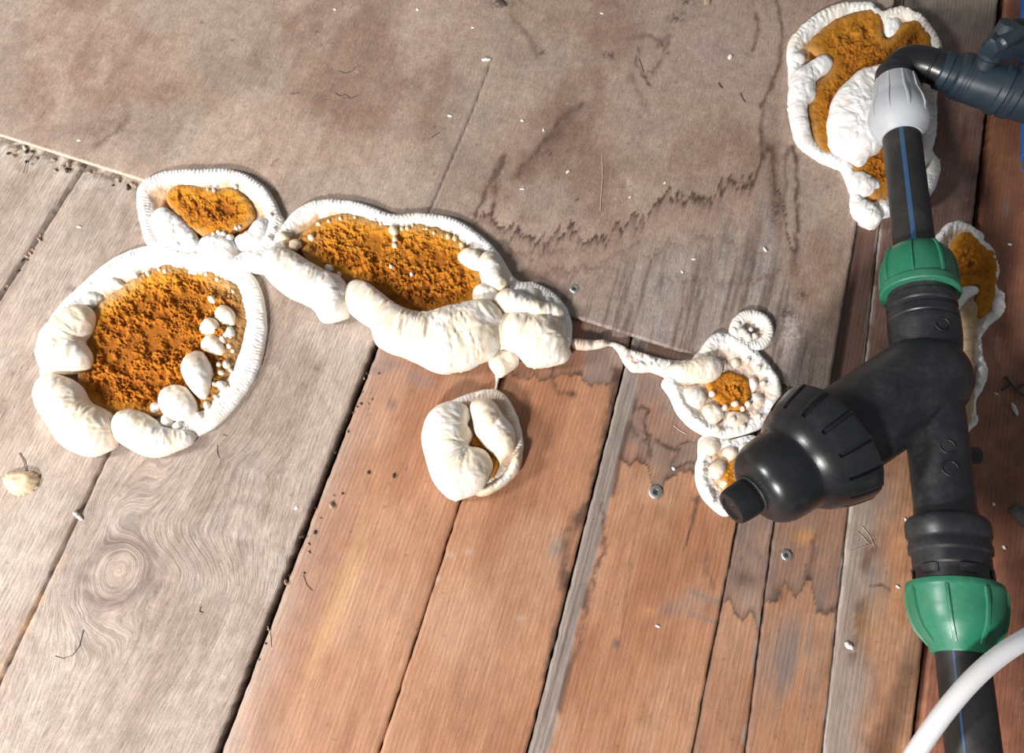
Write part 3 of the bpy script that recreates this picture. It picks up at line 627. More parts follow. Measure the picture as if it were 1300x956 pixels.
def bed_col(seed, ochre=None, rim=TAN, rw=9.0, rimk=0.8, mul=1.0, och_k=0.75, tint=()):
    """orange spore layer; ochre = (x, y, rx, ry, angle) blobs of paler yellow, tan rim"""
    def f(X, Y, d, z, arc):
        n = fbm(X*0.16, Y*0.16, seed, 3); g = fbm(X*0.5, Y*0.5, seed+2, 2)
        c = np.broadcast_to(ORANGE, X.shape+(3,)).copy()
        c = mixc(c, RUST, sstep(0.5, 0.75, n)*0.35+sstep(0.55, 0.72, g)*0.3)
        c = mixc(c, OCHRE, sstep(0.55, 0.30, g)*0.25)
        for (x, y, a, b_, an) in ochre or (): c = mixc(c, OCHRE, spot(X, Y, x, y, a, b_, an)*och_k*(0.55+0.7*fbm(X*0.2, Y*0.2, seed+4)))
        k = fbm(X*0.14, Y*0.14, seed+6)
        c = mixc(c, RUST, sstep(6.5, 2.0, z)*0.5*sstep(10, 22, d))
        c = mixc(c, OCHRE, sstep(rw*2.4, rw*1.2, d+12*(k-0.5))*0.45)
        c = mixc(c, rim, sstep(rw*1.25, rw*0.35, d+9*(k-0.5))*rimk)
        for (x, y, a, b_, an, tc_, tk) in tint: c = mixc(c, tc_, np.clip(spot(X, Y, x, y, a, b_, an)*tk*(0.4+1.1*fbm(X*0.13, Y*0.13, seed+9)), 0, 1))
        return c*mul
    return f
def blob(name, x, y, r, hgt, parent, seed, mat=None, base=WHITE, zb=0.004, ang=0.0, asp=1.0):
    """little rounded nodule"""
    rg = np.random.default_rng(seed); n = 12
    pts = []
    for k in range(n):
        a = 2*math.pi*k/n; rr = r*(1+rg.uniform(-0.14, 0.14)); ex, ey = rr*math.cos(a), rr*math.sin(a)*asp
        pts.append((x+ex*math.cos(ang)-ey*math.sin(ang), y+ex*math.sin(ang)+ey*math.cos(ang)))
    return field(name, pts, parent, mat or M_FLESH, lobe_top(seed, 0.4, 0.2, 0.2), lobe_col(seed, base, base, 0.2), max(0.6, r/7), r*0.95, hgt, zb, zb+hgt*MM*0.5, 0.6, smoothn=4)
def fungus(name, label, cx, cy, z=0.0):
    o = empty(name, V(cx, cy, z)); return tag(o, label, 'fungus', 'dry rot fungi on the floor')
def lobes(parent, Z, polys, seed, zb, hs, lump=2.0, fold=0.0, root=None, blush=0.35, jit=0.8, base=CREAM, names='lobe'):
    for k, pts in enumerate(polys):
        h = hs[k] if isinstance(hs, (list, tuple)) else hs
        pl = np.array(Z(pts)); pl = pl.mean(0)+(pl-pl.mean(0))*1.035
        field(names, pl, parent, M_FLESH, lobe_top(seed+k*13, lump*1.15, 0.06, 0.8, fold), lobe_col(seed+k*13, base, WHITE, blush, root), 1.0, h*0.95, h, zb, zb+h*MM*0.5, 0.40, None, jit*1.3, seed+k, 7, 26)

# --- large oval fungus on the left
fb = fungus('dry_rot_fungus', 'largest oval white fungus with a rusty orange crater, beside the small shell', 190, 450)
Z = zoomed(20, 190, 2.332)
field('margin', Z([(740, 480), (742, 540), (722, 640), (680, 720), (600, 810), (510, 860), (400, 900), (340, 870), (290, 850), (210, 880), (140, 860), (90, 800), (65, 730), (70, 660), (75, 570), (112, 480), (190, 400), (280, 325), (370, 287), (440, 283), (520, 300), (640, 330), (700, 368), (728, 420)]),
      fb, M_FLESH, margin_top(500, 5.5, 24, -6.5, 0.5, 1.2, 4.2), margin_col(501, 24, TAN, 14, 0, 0.75, 42), 1.0, 4, 6, 0.0016, 0.005, 0.5, 0.0, 0.6, 5)
field('spore_bed', Z([(475, 332), (380, 362), (300, 412), (235, 470), (205, 560), (185, 640), (190, 720), (260, 785), (370, 790), (440, 790), (520, 815), (570, 770), (620, 700), (665, 600), (690, 520), (685, 440), (640, 385), (560, 350)]),
      fb, M_SPORE, bed_top(510, 6.0, 0.13, 3.0, ((178, 392, 5, 9), (137, 458, 6, 8), (196, 440, 5, 8), (198, 485, 5, 8), (142, 440, 4, 6), (160, 410, 4, 6))),
      bed_col(511, ((205, 358, 70, 16, -6), (160, 372, 45, 14, -38), (270, 385, 14, 30, 0)), TAN, 10, 0.8, 1.0, 0.8, ((298, 430, 16, 80, 6, (0.30, 0.155, 0.055), 1.2), (262, 525, 34, 16, -35, (0.30, 0.155, 0.055), 1.1), (288, 362, 26, 14, 30, (0.46, 0.27, 0.11), 0.9), (222, 337, 55, 9, 0, (0.50, 0.31, 0.14), 0.9), (160, 362, 34, 9, -38, (0.50, 0.33, 0.17), 0.8), (112, 470, 12, 60, 5, RUST, 0.6))), 0.8, 8, 7, 0.0034, 0.006, 0.1, None, 1.5, 6)
lobes(fb, Z, [
    [(110, 490), (150, 465), (190, 455), (225, 478), (215, 540), (196, 562), (218, 600), (205, 640), (150, 657), (90, 662), (60, 620), (63, 550)],
    [(75, 665), (150, 672), (190, 700), (215, 745), (280, 778), (280, 830), (285, 868), (210, 902), (130, 872), (80, 800), (48, 730)],
    [(283, 790), (340, 765), (395, 785), (440, 820), (520, 828), (505, 868), (400, 908), (330, 882), (288, 850)],
    [(418, 725), (450, 695), (500, 700), (530, 745), (525, 790), (470, 802), (430, 775)],
    [(485, 650), (505, 605), (545, 590), (575, 640), (572, 690), (552, 742), (512, 705)],
    [(540, 580), (562, 545), (600, 550), (622, 598), (585, 606)],
    [(538, 520), (570, 492), (602, 508), (597, 540), (560, 548), (540, 542)],
    [(583, 478), (618, 455), (650, 488), (642, 520), (602, 512)],
    [(600, 525), (640, 520), (652, 558), (620, 568)],
    [(258, 385), (290, 372), (325, 400), (300, 412), (268, 402)],
    [(190, 425), (230, 412), (255, 435), (235, 460), (200, 462)]],
    520, 0.004, [32, 34, 28, 24, 28, 17, 19, 18, 13, 9, 12], 1.9, 0.0, None, 0.25)
rg = random.Random(5)
for x, y, r in ((612, 560, 9), (628, 585, 8), (640, 600, 7), (600, 640, 8), (622, 640, 9), (612, 665, 7), (585, 690, 9), (608, 700, 10), (590, 735, 9), (570, 760, 10), (545, 790, 10), (520, 775, 8), (555, 800, 7), (410, 768, 16), (450, 800, 14), (480, 820, 12), (440, 850, 12), (470, 845, 10), (580, 445, 13), (395, 365, 6), (420, 355, 6), (440, 362, 7), (360, 372, 6), (640, 420, 5), (600, 380, 6), (560, 365, 6), (500, 800, 9), (626, 700, 6), (640, 655, 5)):
    q = Z([(x+rg.uniform(-5, 5), y+rg.uniform(-5, 5))])[0]; r *= rg.uniform(0.7, 1.25); blob('nodule', q[0], q[1], r/2.332*1.15, r/2.332*1.5+3, fb, int(x+y*3), None, (0.78, 0.70, 0.58) if x > 560 else (0.80, 0.76, 0.70), 0.0050, rg.uniform(0, 3), rg.uniform(0.75, 1.2))

# --- small oval fungus above it
fa = fungus('dry_rot_fungus', 'small oval fungus with ochre centre touching the top of the largest fungus', 262, 275, 0.0)
Z = zoomed(165, 205, 6.5)
field('margin', Z([(50, 300), (90, 180), (200, 110), (350, 68), (560, 60), (800, 57), (960, 100), (1100, 190), (1190, 300), (1240, 420), (1268, 490), (1225, 600), (1140, 760), (1090, 900), (900, 890), (700, 860), (400, 830), (160, 710), (90, 560)]),
      fa, M_FLESH, margin_top(540, 4, 15, -5, 0.5, 1.2, 4.5), margin_col(541, 17, TAN, 8, 0, 0.75, 28), 0.8, 4, 8, 0.0050, 0.009, 0.5, 0.0, 0.5, 7)
field('spore_bed', Z([(300, 265), (390, 185), (560, 200), (700, 225), (850, 215), (970, 305), (1030, 420), (1010, 490), (900, 570), (760, 630), (620, 620), (470, 540), (370, 440), (315, 350)]),
      fa, M_SPORE, bed_top(550, 4.0, 0.12, 0, (), 0.8), bed_col(551, ((240, 250, 35, 9, 12), (290, 247, 25, 8, 10), (310, 265, 10, 16, 0)), TAN, 7, 0.7), 0.7, 7, 5, 0.0080, 0.010, 0.1, None, 0.8, 8)
lobes(fa, Z, [
    [(200, 400), (290, 370), (350, 410), (470, 510), (560, 620), (560, 740), (420, 760), (260, 700), (180, 560)],
    [(550, 690), (620, 610), (720, 595), (850, 640), (880, 740), (810, 860), (640, 840)],
    [(850, 610), (950, 570), (1050, 460), (1130, 470), (1125, 600), (1060, 690), (960, 730), (870, 700)],
    [(890, 760), (1000, 720), (1090, 700), (1120, 780), (1060, 880), (930, 870)]], 560, 0.0070, [13, 15, 15, 11], 1.3, 0, None, 0.6, 0.8, WHITE)
for x, y, r in ((735, 588, 20), (775, 600, 22), (825, 628, 30), (690, 600, 18), (875, 550, 14), (905, 540, 12), (690, 235, 14), (640, 228, 12), (870, 205, 16), (400, 690, 25), (1150, 640, 26), (1190, 560, 22), (1160, 450, 22)):
    q = Z([(x, y)])[0]; blob('nodule', q[0], q[1], r/6.5*1.1, r/6.5*1.6+3, fa, int(x+y*3), None, (0.80, 0.74, 0.68), 0.0095, rg.uniform(0, 3), rg.uniform(0.8, 1.2))

# --- long central fungus
fc_ = fungus('dry_rot_fungus', 'long central fungus with two merged orange craters and a thick white lower edge', 530, 360, 0.0)
Z = zoomed(320, 230, 2.2227)
field('margin', Z([(80, 130), (130, 75), (200, 50), (300, 58), (400, 92), (470, 88), (560, 100), (640, 145), (700, 205), (745, 275), (800, 285), (860, 320), (895, 370), (905, 420), (895, 470), (865, 495), (790, 500), (730, 490), (660, 480), (530, 515), (440, 475), (355, 440), (335, 395), (270, 365), (195, 370), (160, 330), (75, 290), (40, 250), (45, 190)]),
      fc_, M_FLESH, margin_top(580, 4, 15, -7, 0.45, 1.3, 4.5), margin_col(581, 17, TAN, 8, 0, 0.85, 26), 1.0, 4, 8, 0.0050, 0.009, 0.5, 0.0, 0.6, 9)
field('spore_bed', Z([(135, 150), (225, 92), (320, 96), (400, 122), (470, 115), (560, 143), (615, 195), (650, 260), (650, 330), (560, 375), (440, 380), (350, 320), (260, 285), (180, 250), (140, 200)]),
      fc_, M_SPORE, bed_top(590, 3.9, 0.20, 1.5, ((470, 310, 9, 2), (600, 340, 8, 2)), 0.9), bed_col(591, ((430, 290, 60, 12, 12), (540, 305, 60, 12, 12), (475, 320, 90, 9, 14)), (0.46, 0.26, 0.10), 10, 0.75, 1.0, 0.6, ((450, 275, 90, 7, 10, (0.50, 0.31, 0.13), 0.8), (560, 292, 50, 8, 18, (0.50, 0.31, 0.13), 0.8), (500, 378, 90, 16, 12, RUST, 0.8), (395, 300, 14, 22, 0, (0.40, 0.2, 0.06), 0.7))), 0.8, 9, 6, 0.0075, 0.010, 0.1, None, 1.2, 10)
lobes(fc_, Z, [
    [(40, 195), (105, 190), (170, 232), (250, 272), (268, 320), (266, 375), (195, 388), (162, 348), (90, 312), (32, 255)],
    [(262, 290), (290, 272), (350, 298), (400, 338), (470, 360), (560, 345), (640, 328), (690, 348), (698, 440), (668, 490), (600, 520), (530, 532), (440, 490), (352, 455), (330, 405), (270, 352)],
    [(690, 372), (760, 366), (860, 382), (888, 400), (884, 450), (902, 472), (872, 505), (790, 517), (750, 482), (692, 452)],
    [(685, 330), (720, 300), (800, 328), (868, 346), (890, 385), (842, 392), (750, 385), (698, 372)],
    [(578, 202), (606, 185), (645, 198), (656, 238), (632, 252), (590, 228)],
    [(638, 208), (680, 198), (716, 262), (726, 296), (692, 312), (652, 292), (638, 250)],
    [(622, 302), (650, 280), (690, 300), (698, 332), (670, 348), (630, 336)],
    [(665, 490), (700, 474), (745, 485), (752, 512), (722, 537), (696, 552), (672, 522)]], 600, 0.0065, [34, 42, 34, 33, 22, 27, 25, 17], 2.6, 0.5, None, 0.4, 2.2)
field('drip', Z([(686, 530), (708, 532), (700, 552), (694, 572), (690, 590), (684, 588), (687, 565)]), fc_, M_FLESH, None, lobe_col(631), 0.6, 3, 4, 0.0005, 0.003, 0.5, 0.0)
for x, y, r in ((395, 140, 10), (396, 158, 9), (398, 175, 8), (420, 138, 6), (440, 132, 6), (460, 130, 6), (482, 133, 6), (500, 140, 7), (520, 146, 6), (540, 152, 7), (555, 160, 7), (570, 166, 7), (585, 176, 8), (190, 125, 6), (210, 112, 6), (255, 104, 5), (285, 104, 5), (160, 160, 7), (395, 235, 6), (443, 262, 7), (345, 110, 5), (370, 120, 5), (735, 300, 10), (790, 316, 14), (840, 335, 14), (885, 445, 14), (215, 250, 12), (240, 262, 12), (120, 175, 14), (90, 160, 14)):
    q = Z([(x+rg.uniform(-7, 7), y+rg.uniform(-6, 6))])[0]; r *= rg.uniform(0.6, 1.3); blob('nodule', q[0], q[1], r/2.2227*1.1, r/2.2227*1.3+2.5, fc_, int(x+y*3), None, (0.66, 0.48, 0.26) if (y < 200 and x > 410) else ((0.74, 0.62, 0.44) if y < 200 else (0.8, 0.76, 0.7)), 0.0095, rg.uniform(0, 3), rg.uniform(0.8, 1.2))

# --- round fungus below it
fd = fungus('dry_rot_fungus', 'round cream fungus split by a brown cleft, lying over a seam between orange boards', 600, 565)
Z = zoomed(525, 460, 5.167)
field('margin', Z([(540, 172), (620, 232), (690, 370), (722, 520), (715, 600), (680, 700), (560, 800), (330, 880), (250, 860), (150, 770), (110, 650), (80, 500), (80, 420), (155, 300), (300, 222), (420, 182)]),
      fd, M_FLESH, margin_top(650, 2, 14, -1, 0.3, 0.8), margin_col(651, 5, (0.50, 0.38, 0.28), 10, 0, 0.85), 0.8, 5, 8, 0.0, 0.005, 0.5, 0.0, 0.5, 11)
lobes(fd, Z, [
    [(60, 430), (110, 330), (200, 260), (300, 258), (380, 310), (385, 360), (352, 400), (397, 465), (362, 535), (440, 548), (492, 600), (517, 680), (482, 760), (440, 822), (350, 868), (250, 888), (140, 782), (90, 660), (58, 520)],
    [(362, 262), (420, 238), (520, 243), (592, 350), (657, 430), (662, 560), (602, 612), (562, 700), (532, 760), (512, 750), (547, 640), (482, 560), (410, 470), (388, 380)],
    [(400, 840), (480, 800), (540, 765), (600, 700), (645, 620), (695, 530), (716, 600), (682, 722), (562, 830), (450, 872)]], 660, 0.003, [38, 36, 20], 2.2, 0.4, (0.48, 0.28, 0.12), 0.3)
field('spore_bed', Z([(360, 480), (420, 480), (500, 560), (560, 640), (540, 730), (510, 760), (480, 700), (500, 620), (440, 560), (380, 545)]), fd, M_SPORE, bed_top(680, 2.0, 0.25), bed_col(681, None, BROWN, 4, 0.8), 0.7, 4, 5, 0.005, 0.009, 0.1)

# --- fungus left of the strainer cap, its neighbours and the cord
Z = zoomed(820, 370, 3.0844)
ff = fungus('dry_rot_fungus', 'pinkish white fungus with a small orange patch above the black drain cap', 920, 485, 0.0)
field('margin', Z([(200, 240), (260, 168), (330, 165), (430, 225), (490, 290), (527, 350), (530, 420), (500, 480), (440, 540), (300, 577), (215, 548), (140, 490), (92, 400), (68, 345), (150, 290)]),
      ff, M_FLESH, margin_top(700, 4, 14, -2, 0.3, 2.6, 6), margin_col(701, 16, (0.62, 0.46, 0.36), 10, 0, 0.75), 0.8, 4, 7, 0.0045, 0.008, 0.5, 0.0, 0.8, 12)
field('spore_bed', Z([(240, 365), (270, 340), (330, 308), (400, 335), (415, 400), (370, 465), (290, 435)]), ff, M_SPORE, bed_top(705, 4, 0.2), bed_col(706, ((935, 485, 20, 14, 0),), TAN, 3, 0.5, 1.0, 0.4), 0.7, 8, 6, 0.0075, 0.012, 0.1, None, 1.0, 13)
lobes(ff, Z, [
    [(80, 290), (170, 268), (220, 248), (285, 260), (302, 310), (262, 350), (190, 355), (90, 335)],
    [(330, 270), (358, 255), (375, 285), (345, 300)], [(405, 340), (430, 330), (445, 370), (420, 395), (405, 370)], [(150, 380), (210, 370), (240, 420), (210, 460), (160, 440)], [(230, 440), (280, 440), (310, 480), (270, 520), (225, 490)],
    [(320, 470), (370, 470), (410, 490), (390, 540), (330, 530)], [(410, 400), (450, 395), (470, 430), (430, 460)], [(290, 280), (315, 265), (325, 295), (300, 305)], [(180, 480), (220, 490), (230, 530), (190, 530)], [(90, 370), (130, 375), (150, 430), (120, 440)]],
    710, 0.0075, [17, 9, 10, 9, 9, 10, 8, 7, 7, 6], 1.2, 0, (0.62, 0.45, 0.33), 0.7, 0.6)
field('stained_edge', Z([(58, 342), (90, 385), (135, 465), (175, 520), (165, 505), (120, 420), (95, 370)]), ff, M_SPORE, None, lambda X, Y, d, z, a: np.broadcast_to(np.array((0.42, 0.20, 0.05)), X.shape+(3,)), 0.7, 2, 2, 0.0, 0.001, 0.2)
for k, (x, y, r) in enumerate(((350, 440, 14), (400, 440, 13), (310, 455, 12), (260, 400, 12), (380, 460, 10), (440, 300, 12), (400, 270, 10), (460, 360, 12), (340, 500, 14), (280, 540, 14), (380, 530, 12), (440, 490, 14))):
    q = Z([(x, y)])[0]; blob('nodule', q[0], q[1], r/3.08*1.15, r/3.08*1.6+3, ff, 730+k, None, (0.76, 0.62, 0.50), 0.0085, k, 0.9)
fg = fungus('dry_rot_fungus', 'tiny round white fungus disc, smallest of all, above the pinkish fungus', 954, 420, PZ)
cg = [(415+88*math.cos(a)*1.0, 152+84*math.sin(a)) for a in np.linspace(0, 2*math.pi, 16, endpoint=False)]
field('margin', Z(cg), fg, M_FLESH, margin_top(740, 3.5, 13, -5, 0.4, 0.6, 5), margin_col(741, 15, (0.40, 0.30, 0.24), 5, 0, 0.85), 0.7, 4, 6, 0.0050, 0.009, 0.5, 0.004, 0.6, 14)
for k, (x, y, r) in enumerate(((380, 160, 20), (400, 180, 18), (360, 130, 13), (425, 175, 15), (345, 150, 12), (410, 150, 12))):
    q = Z([(x, y)])[0]; blob('nodule', q[0], q[1], r/3.08, r/3.08*1.1+3, fg, 745+k, None, (0.74, 0.68, 0.62), 0.0075, k, 0.9)
fh = fungus('dry_rot_fungus', 'lumpy white and ochre fungus half hidden behind the small ribbed drain plug', 905, 595)
field('margin', Z([(210, 575), (260, 552), (330, 575), (420, 560), (470, 610), (470, 700), (420, 790), (330, 878), (260, 847), (207, 775), (195, 700), (205, 640)]),
      fh, M_FLESH, margin_top(760, 4, 14, 0, 0.4, 3, 7), margin_col(761, 15, (0.66, 0.46, 0.28), 8, 0, 0.85), 0.8, 4, 8, 0.0, 0.005, 0.5, 0.0, 0.6, 15)
lobes(fh, Z, [[(215, 580), (270, 565), (300, 600), (270, 640), (220, 630)], [(300, 620), (345, 600), (365, 640), (330, 660)], [(250, 680), (300, 655), (320, 690), (290, 735), (255, 720)], [(290, 740), (320, 730), (330, 760), (300, 770)], [(360, 600), (410, 590), (420, 640), (370, 650)]], 770, 0.005, [11, 11, 12, 8, 9], 1.2, 0, (0.55, 0.35, 0.18), 0.6, 0.6)
field('spore_bed', Z([(300, 720), (340, 660), (380, 660), (390, 740), (350, 790), (310, 770)]), fh, M_SPORE, bed_top(775, 4, 0.2), bed_col(776, ((930, 605, 20, 20, 0),), TAN, 3, 0.5, 1.0, 0.5), 0.7, 6, 6, 0.0045, 0.008, 0.1)
Z = zoomed(680, 430, 4.348)
fe = fungus('mycelium_cord', 'knotted pale pink fungal cord joining the long fungus to the pinkish one', 790, 450, 0.0)
field('cord', Z([(196, 10), (250, -6), (330, 0), (430, 15), (520, 55), (620, 85), (700, 108), (800, 118), (860, 112), (860, 200), (760, 222), (650, 182), (540, 182), (490, 130), (425, 38), (330, 55), (220, 50)]),
      fe, M_FLESH, lobe_top(790, 3.5, 0.12, 0.8), lobe_col(791, (0.80, 0.66, 0.56), WHITE, 0.8), 0.7, 9, 13, 0.0010, 0.006, 0.5, 0.0, 1.2, 16)

# --- fungus round the elbow, upper right
fi = fungus('dry_rot_fungus', 'tall orange fungus with frilled white border, growing around the white pipe nut', 1090, 140, 0.0)
Z = zoomed(980, 0, 3.1875)
field('margin', Z([(65, 180), (110, 110), (200, 40), (300, 6), (400, 10), (450, 42), (520, 25), (600, 55), (650, 110), (682, 170), (690, 260), (670, 400), (670, 520), (655, 610), (682, 660), (672, 740), (620, 812), (540, 850), (455, 870), (430, 908), (370, 898), (322, 860), (320, 800), (300, 722), (270, 682), (180, 640), (100, 570), (76, 450), (72, 330)]),
      fi, M_FLESH, margin_top(800, 3.5, 13, -4, 0.6, 2.0, 7), margin_col(801, 16, TAN, 6, 0, 0.9, 24), 1.0, 4, 8, 0.0050, 0.009, 0.5, -0.001, 1.6, 17)
field('spore_bed', Z([(145, 180), (240, 85), (380, 28), (448, 50), (455, 130), (480, 140), (530, 90), (590, 75), (645, 130), (650, 240), (560, 420), (560, 700), (450, 800), (400, 800), (360, 735), (305, 680), (215, 625), (168, 555), (150, 440), (175, 340), (230, 280), (190, 225)]),
      fi, M_SPORE, bed_top(805, 3.0, 0.10, 0, (), 0.4), bed_col(806, ((1050, 190, 30, 14, 40), (1070, 210, 28, 12, 20), (1080, 40, 60, 25, -10)), TAN, 9, 0.5, 0.80, 0.5), 0.9, 8, 7, 0.0075, 0.011, 0.1, None, 2.0, 18)
lobes(fi, Z, [
    [(72, 330), (105, 270), (140, 250), (200, 220), (246, 240), (242, 282), (182, 330), (186, 390), (152, 420), (162, 520), (172, 592), (110, 562), (76, 450)],
    [(240, 440), (270, 360), (340, 295), (420, 265), (480, 268), (507, 318), (490, 390), (440, 400), (470, 520), (440, 600), (400, 620), (385, 672), (330, 642), (250, 592), (230, 520)],
    [(590, 560), (640, 545), (660, 590), (640, 640), (612, 690), (590, 660)],
    [(318, 815), (370, 800), (440, 820), (456, 870), (430, 910), (370, 898)],
    [(310, 720), (340, 690), (420, 720), (450, 760), (400, 790), (330, 790)],
    [(455, 80), (490, 50), (525, 90), (510, 135), (465, 140)],
    [(75, 225), (115, 205), (145, 225), (125, 265), (80, 265)],
    [(235, 285), (265, 280), (275, 310), (245, 318)], [(620, 700), (660, 690), (665, 745), (625, 770)], [(600, 490), (650, 470), (660, 530), (620, 550)]],
    810, 0.0075, [16, 30, 18, 14, 13, 9, 12, 8, 10, 16], 2.0, 1.0, None, 0.3, 2.0, WHITE)

# --- fungus right of the pipe
fj = fungus('dry_rot_fungus', 'narrow ragged orange and white fungus on the red-brown board right of the pipe', 1235, 410)
Z = zoomed(1180, 270, 3.3)
field('margin', Z([(20, 150), (55, 65), (110, 30), (160, 40), (215, 70), (232, 110), (270, 140), (287, 190), (300, 240), (290, 310), (320, 340), (317, 420), (262, 470), (226, 520), (230, 590), (247, 640), (245, 700), (207, 780), (205, 880), (180, 905), (150, 945), (110, 900), (90, 700), (70, 500), (40, 300)]),
      fj, M_FLESH, margin_top(840, 3, 9, -4, 0.6, 1.8, 6), margin_col(841, 9, (0.50, 0.36, 0.22), 5, 0, 0.75), 0.8, 4, 8, -0.001, 0.005, 0.5, -0.0015, 1.6, 19)
field('spore_bed', Z([(105, 115), (160, 72), (210, 108), (243, 140), (282, 170), (292, 270), (275, 370), (225, 432), (195, 385), (215, 300), (150, 305), (98, 295), (85, 200)]),
      fj, M_SPORE, bed_top(845, 3.6, 0.15, 0, (), 1.1), bed_col(846, ((1230, 300, 20, 10, 0),), OCHRE, 5, 0.5, 0.9, 0.5), 0.7, 6, 7, 0.0025, 0.007, 0.1, None, 1.2, 20)
field('dry_ridge', Z([(135, 395), (200, 370), (203, 480), (192, 560), (195, 700), (182, 860), (140, 885), (125, 830), (150, 700), (140, 560)]),
      fj, M_FLESH, lambda X, Y, d, a: 1.6*np.sin(Y*0.45+2*vn(X*0.1, Y*0.1, 5))+1.5*(fbm(X*0.2, Y*0.2, 851)-0.5), lobe_col(852, np.array((0.46, 0.32, 0.19)), np.array((0.55, 0.42, 0.28)), 0.3, None, 3, BROWN), 0.8, 8, 12, 0.0025, 0.008, 0.4, None, 1.0, 21)
lobes(fj, Z, [[(100, 350), (140, 310), (200, 300), (212, 330), (165, 360), (130, 410), (100, 420)], [(200, 80), (225, 75), (232, 105), (210, 110)], [(275, 350), (315, 345), (312, 415), (262, 462), (225, 470), (260, 420)], [(205, 590), (240, 640), (240, 700), (205, 770), (200, 680)], [(232, 130), (262, 135), (270, 165), (240, 160)]], 860, 0.0035, [11, 9, 9, 8, 8], 1.2, 0, None, 0.2, 1.4, WHITE)

# ------------------------------------------------------------------ pipework
def frame(axis):
    a = Vector(axis).normalized(); u = a.cross(Vector((0, 0, 1)))
    if u.length < 1e-4: u = Vector((1, 0, 0))
    u.normalize(); v = u.cross(a).normalized()      # v points upwards
    return a, u, v
def lathe(name, org, axis, prof, mat, parent, segs=64, mod=None, caps=True, flip=False):
    """prof = [(along, radius)] swept round axis; mod(i, ang, r, along) may change the radius"""
    a, u, v = frame(axis); org = Vector(org); vt = []; fc = []
    for i, (s, r) in enumerate(prof):
        for k in range(segs):
            an = 2*math.pi*k/segs; rr = mod(i, an, r, s) if mod else r
            vt.append(org+a*s+(u*math.cos(an)+v*math.sin(an))*rr)
    n = len(prof)
    for i in range(n-1):
        for k in range(segs):
            k2 = (k+1) % segs
            fc.append((i*segs+k, i*segs+k2, (i+1)*segs+k2, (i+1)*segs+k))
    if caps:
        fc.append(tuple(range(segs-1, -1, -1))); fc.append(tuple((n-1)*segs+k for k in range(segs)))
    o = mesh(name, [tuple(p) for p in vt], fc, mat, parent, smooth=True)
    sharp(o); return o
def sharp(o, ang=34):
    me = o.data; me.update()
    import bmesh
    bm = bmesh.new(); bm.from_mesh(me); bmesh.ops.recalc_face_normals(bm, faces=bm.faces)
    for e in bm.edges:
        if len(e.link_faces) == 2: e.smooth = e.calc_face_angle(0) < math.radians(ang)
    bm.to_mesh(me); bm.free()
def tube(name, pts, rad, mat, parent=None, segs=14, closed_end=True):
    pts = [Vector(p) for p in pts]; vt = []; fc = []; n = len(pts)
    rads = rad if isinstance(rad, (list, tuple)) else [rad]*n
    t0 = (pts[1]-pts[0]).normalized(); u = t0.cross(Vector((0, 0, 1)))
    if u.length < 1e-3: u = Vector((1, 0, 0))
    u.normalize()
    for i in range(n):
        t = (pts[min(i+1, n-1)]-pts[max(i-1, 0)]).normalized(); u = (u-t*u.dot(t)).normalized(); v = t.cross(u)
        for k in range(segs):
            a = 2*math.pi*k/segs; vt.append(pts[i]+(u*math.cos(a)+v*math.sin(a))*rads[i])
    for i in range(n-1):
        for k in range(segs):
            k2 = (k+1) % segs; fc.append((i*segs+k, i*segs+k2, (i+1)*segs+k2, (i+1)*segs+k))
    fc.append(tuple(range(segs-1, -1, -1))); fc.append(tuple((n-1)*segs+k for k in range(segs)))
    o = mesh(name, [tuple(p) for p in vt], fc, mat, parent); sharp(o, 50); return o
def bez(p0, p1, p2, p3, n=16):
    p0, p1, p2, p3 = map(Vector, (p0, p1, p2, p3))
    return [p0*(1-t)**3+p1*3*t*(1-t)**2+p2*3*t*t*(1-t)+p3*t**3 for t in [i/n for i in range(n+1)]]
def rib_along(name, org, axis, prof, ang, wid, hgt, mat, parent):
    """moulded rib that follows a lathe profile at angle ang"""
    a, u, v = frame(axis); org = Vector(org); vt = []; fc = []
    rd = u*math.cos(ang)+v*math.sin(ang); td = a.cross(rd).normalized(); n = len(prof)
    for i, (s, r) in enumerate(prof):
        e = 0.35 if i in (0, n-1) else 1.0
        for q, hh in ((-1, -0.0012), (-0.55, hgt*e), (0.55, hgt*e), (1, -0.0012)):
            vt.append(org+a*s+rd*(r+hh)+td*q*wid)
    for i in range(n-1):
        for k in range(3): fc.append((i*4+k, i*4+k+1, (i+1)*4+k+1, (i+1)*4+k))
    fc += [(0, 3, 2, 1), ((n-1)*4, (n-1)*4+1, (n-1)*4+2, (n-1)*4+3)]
    o = mesh(name, [tuple(p) for p in vt], fc, mat, parent); sharp(o, 40); return o

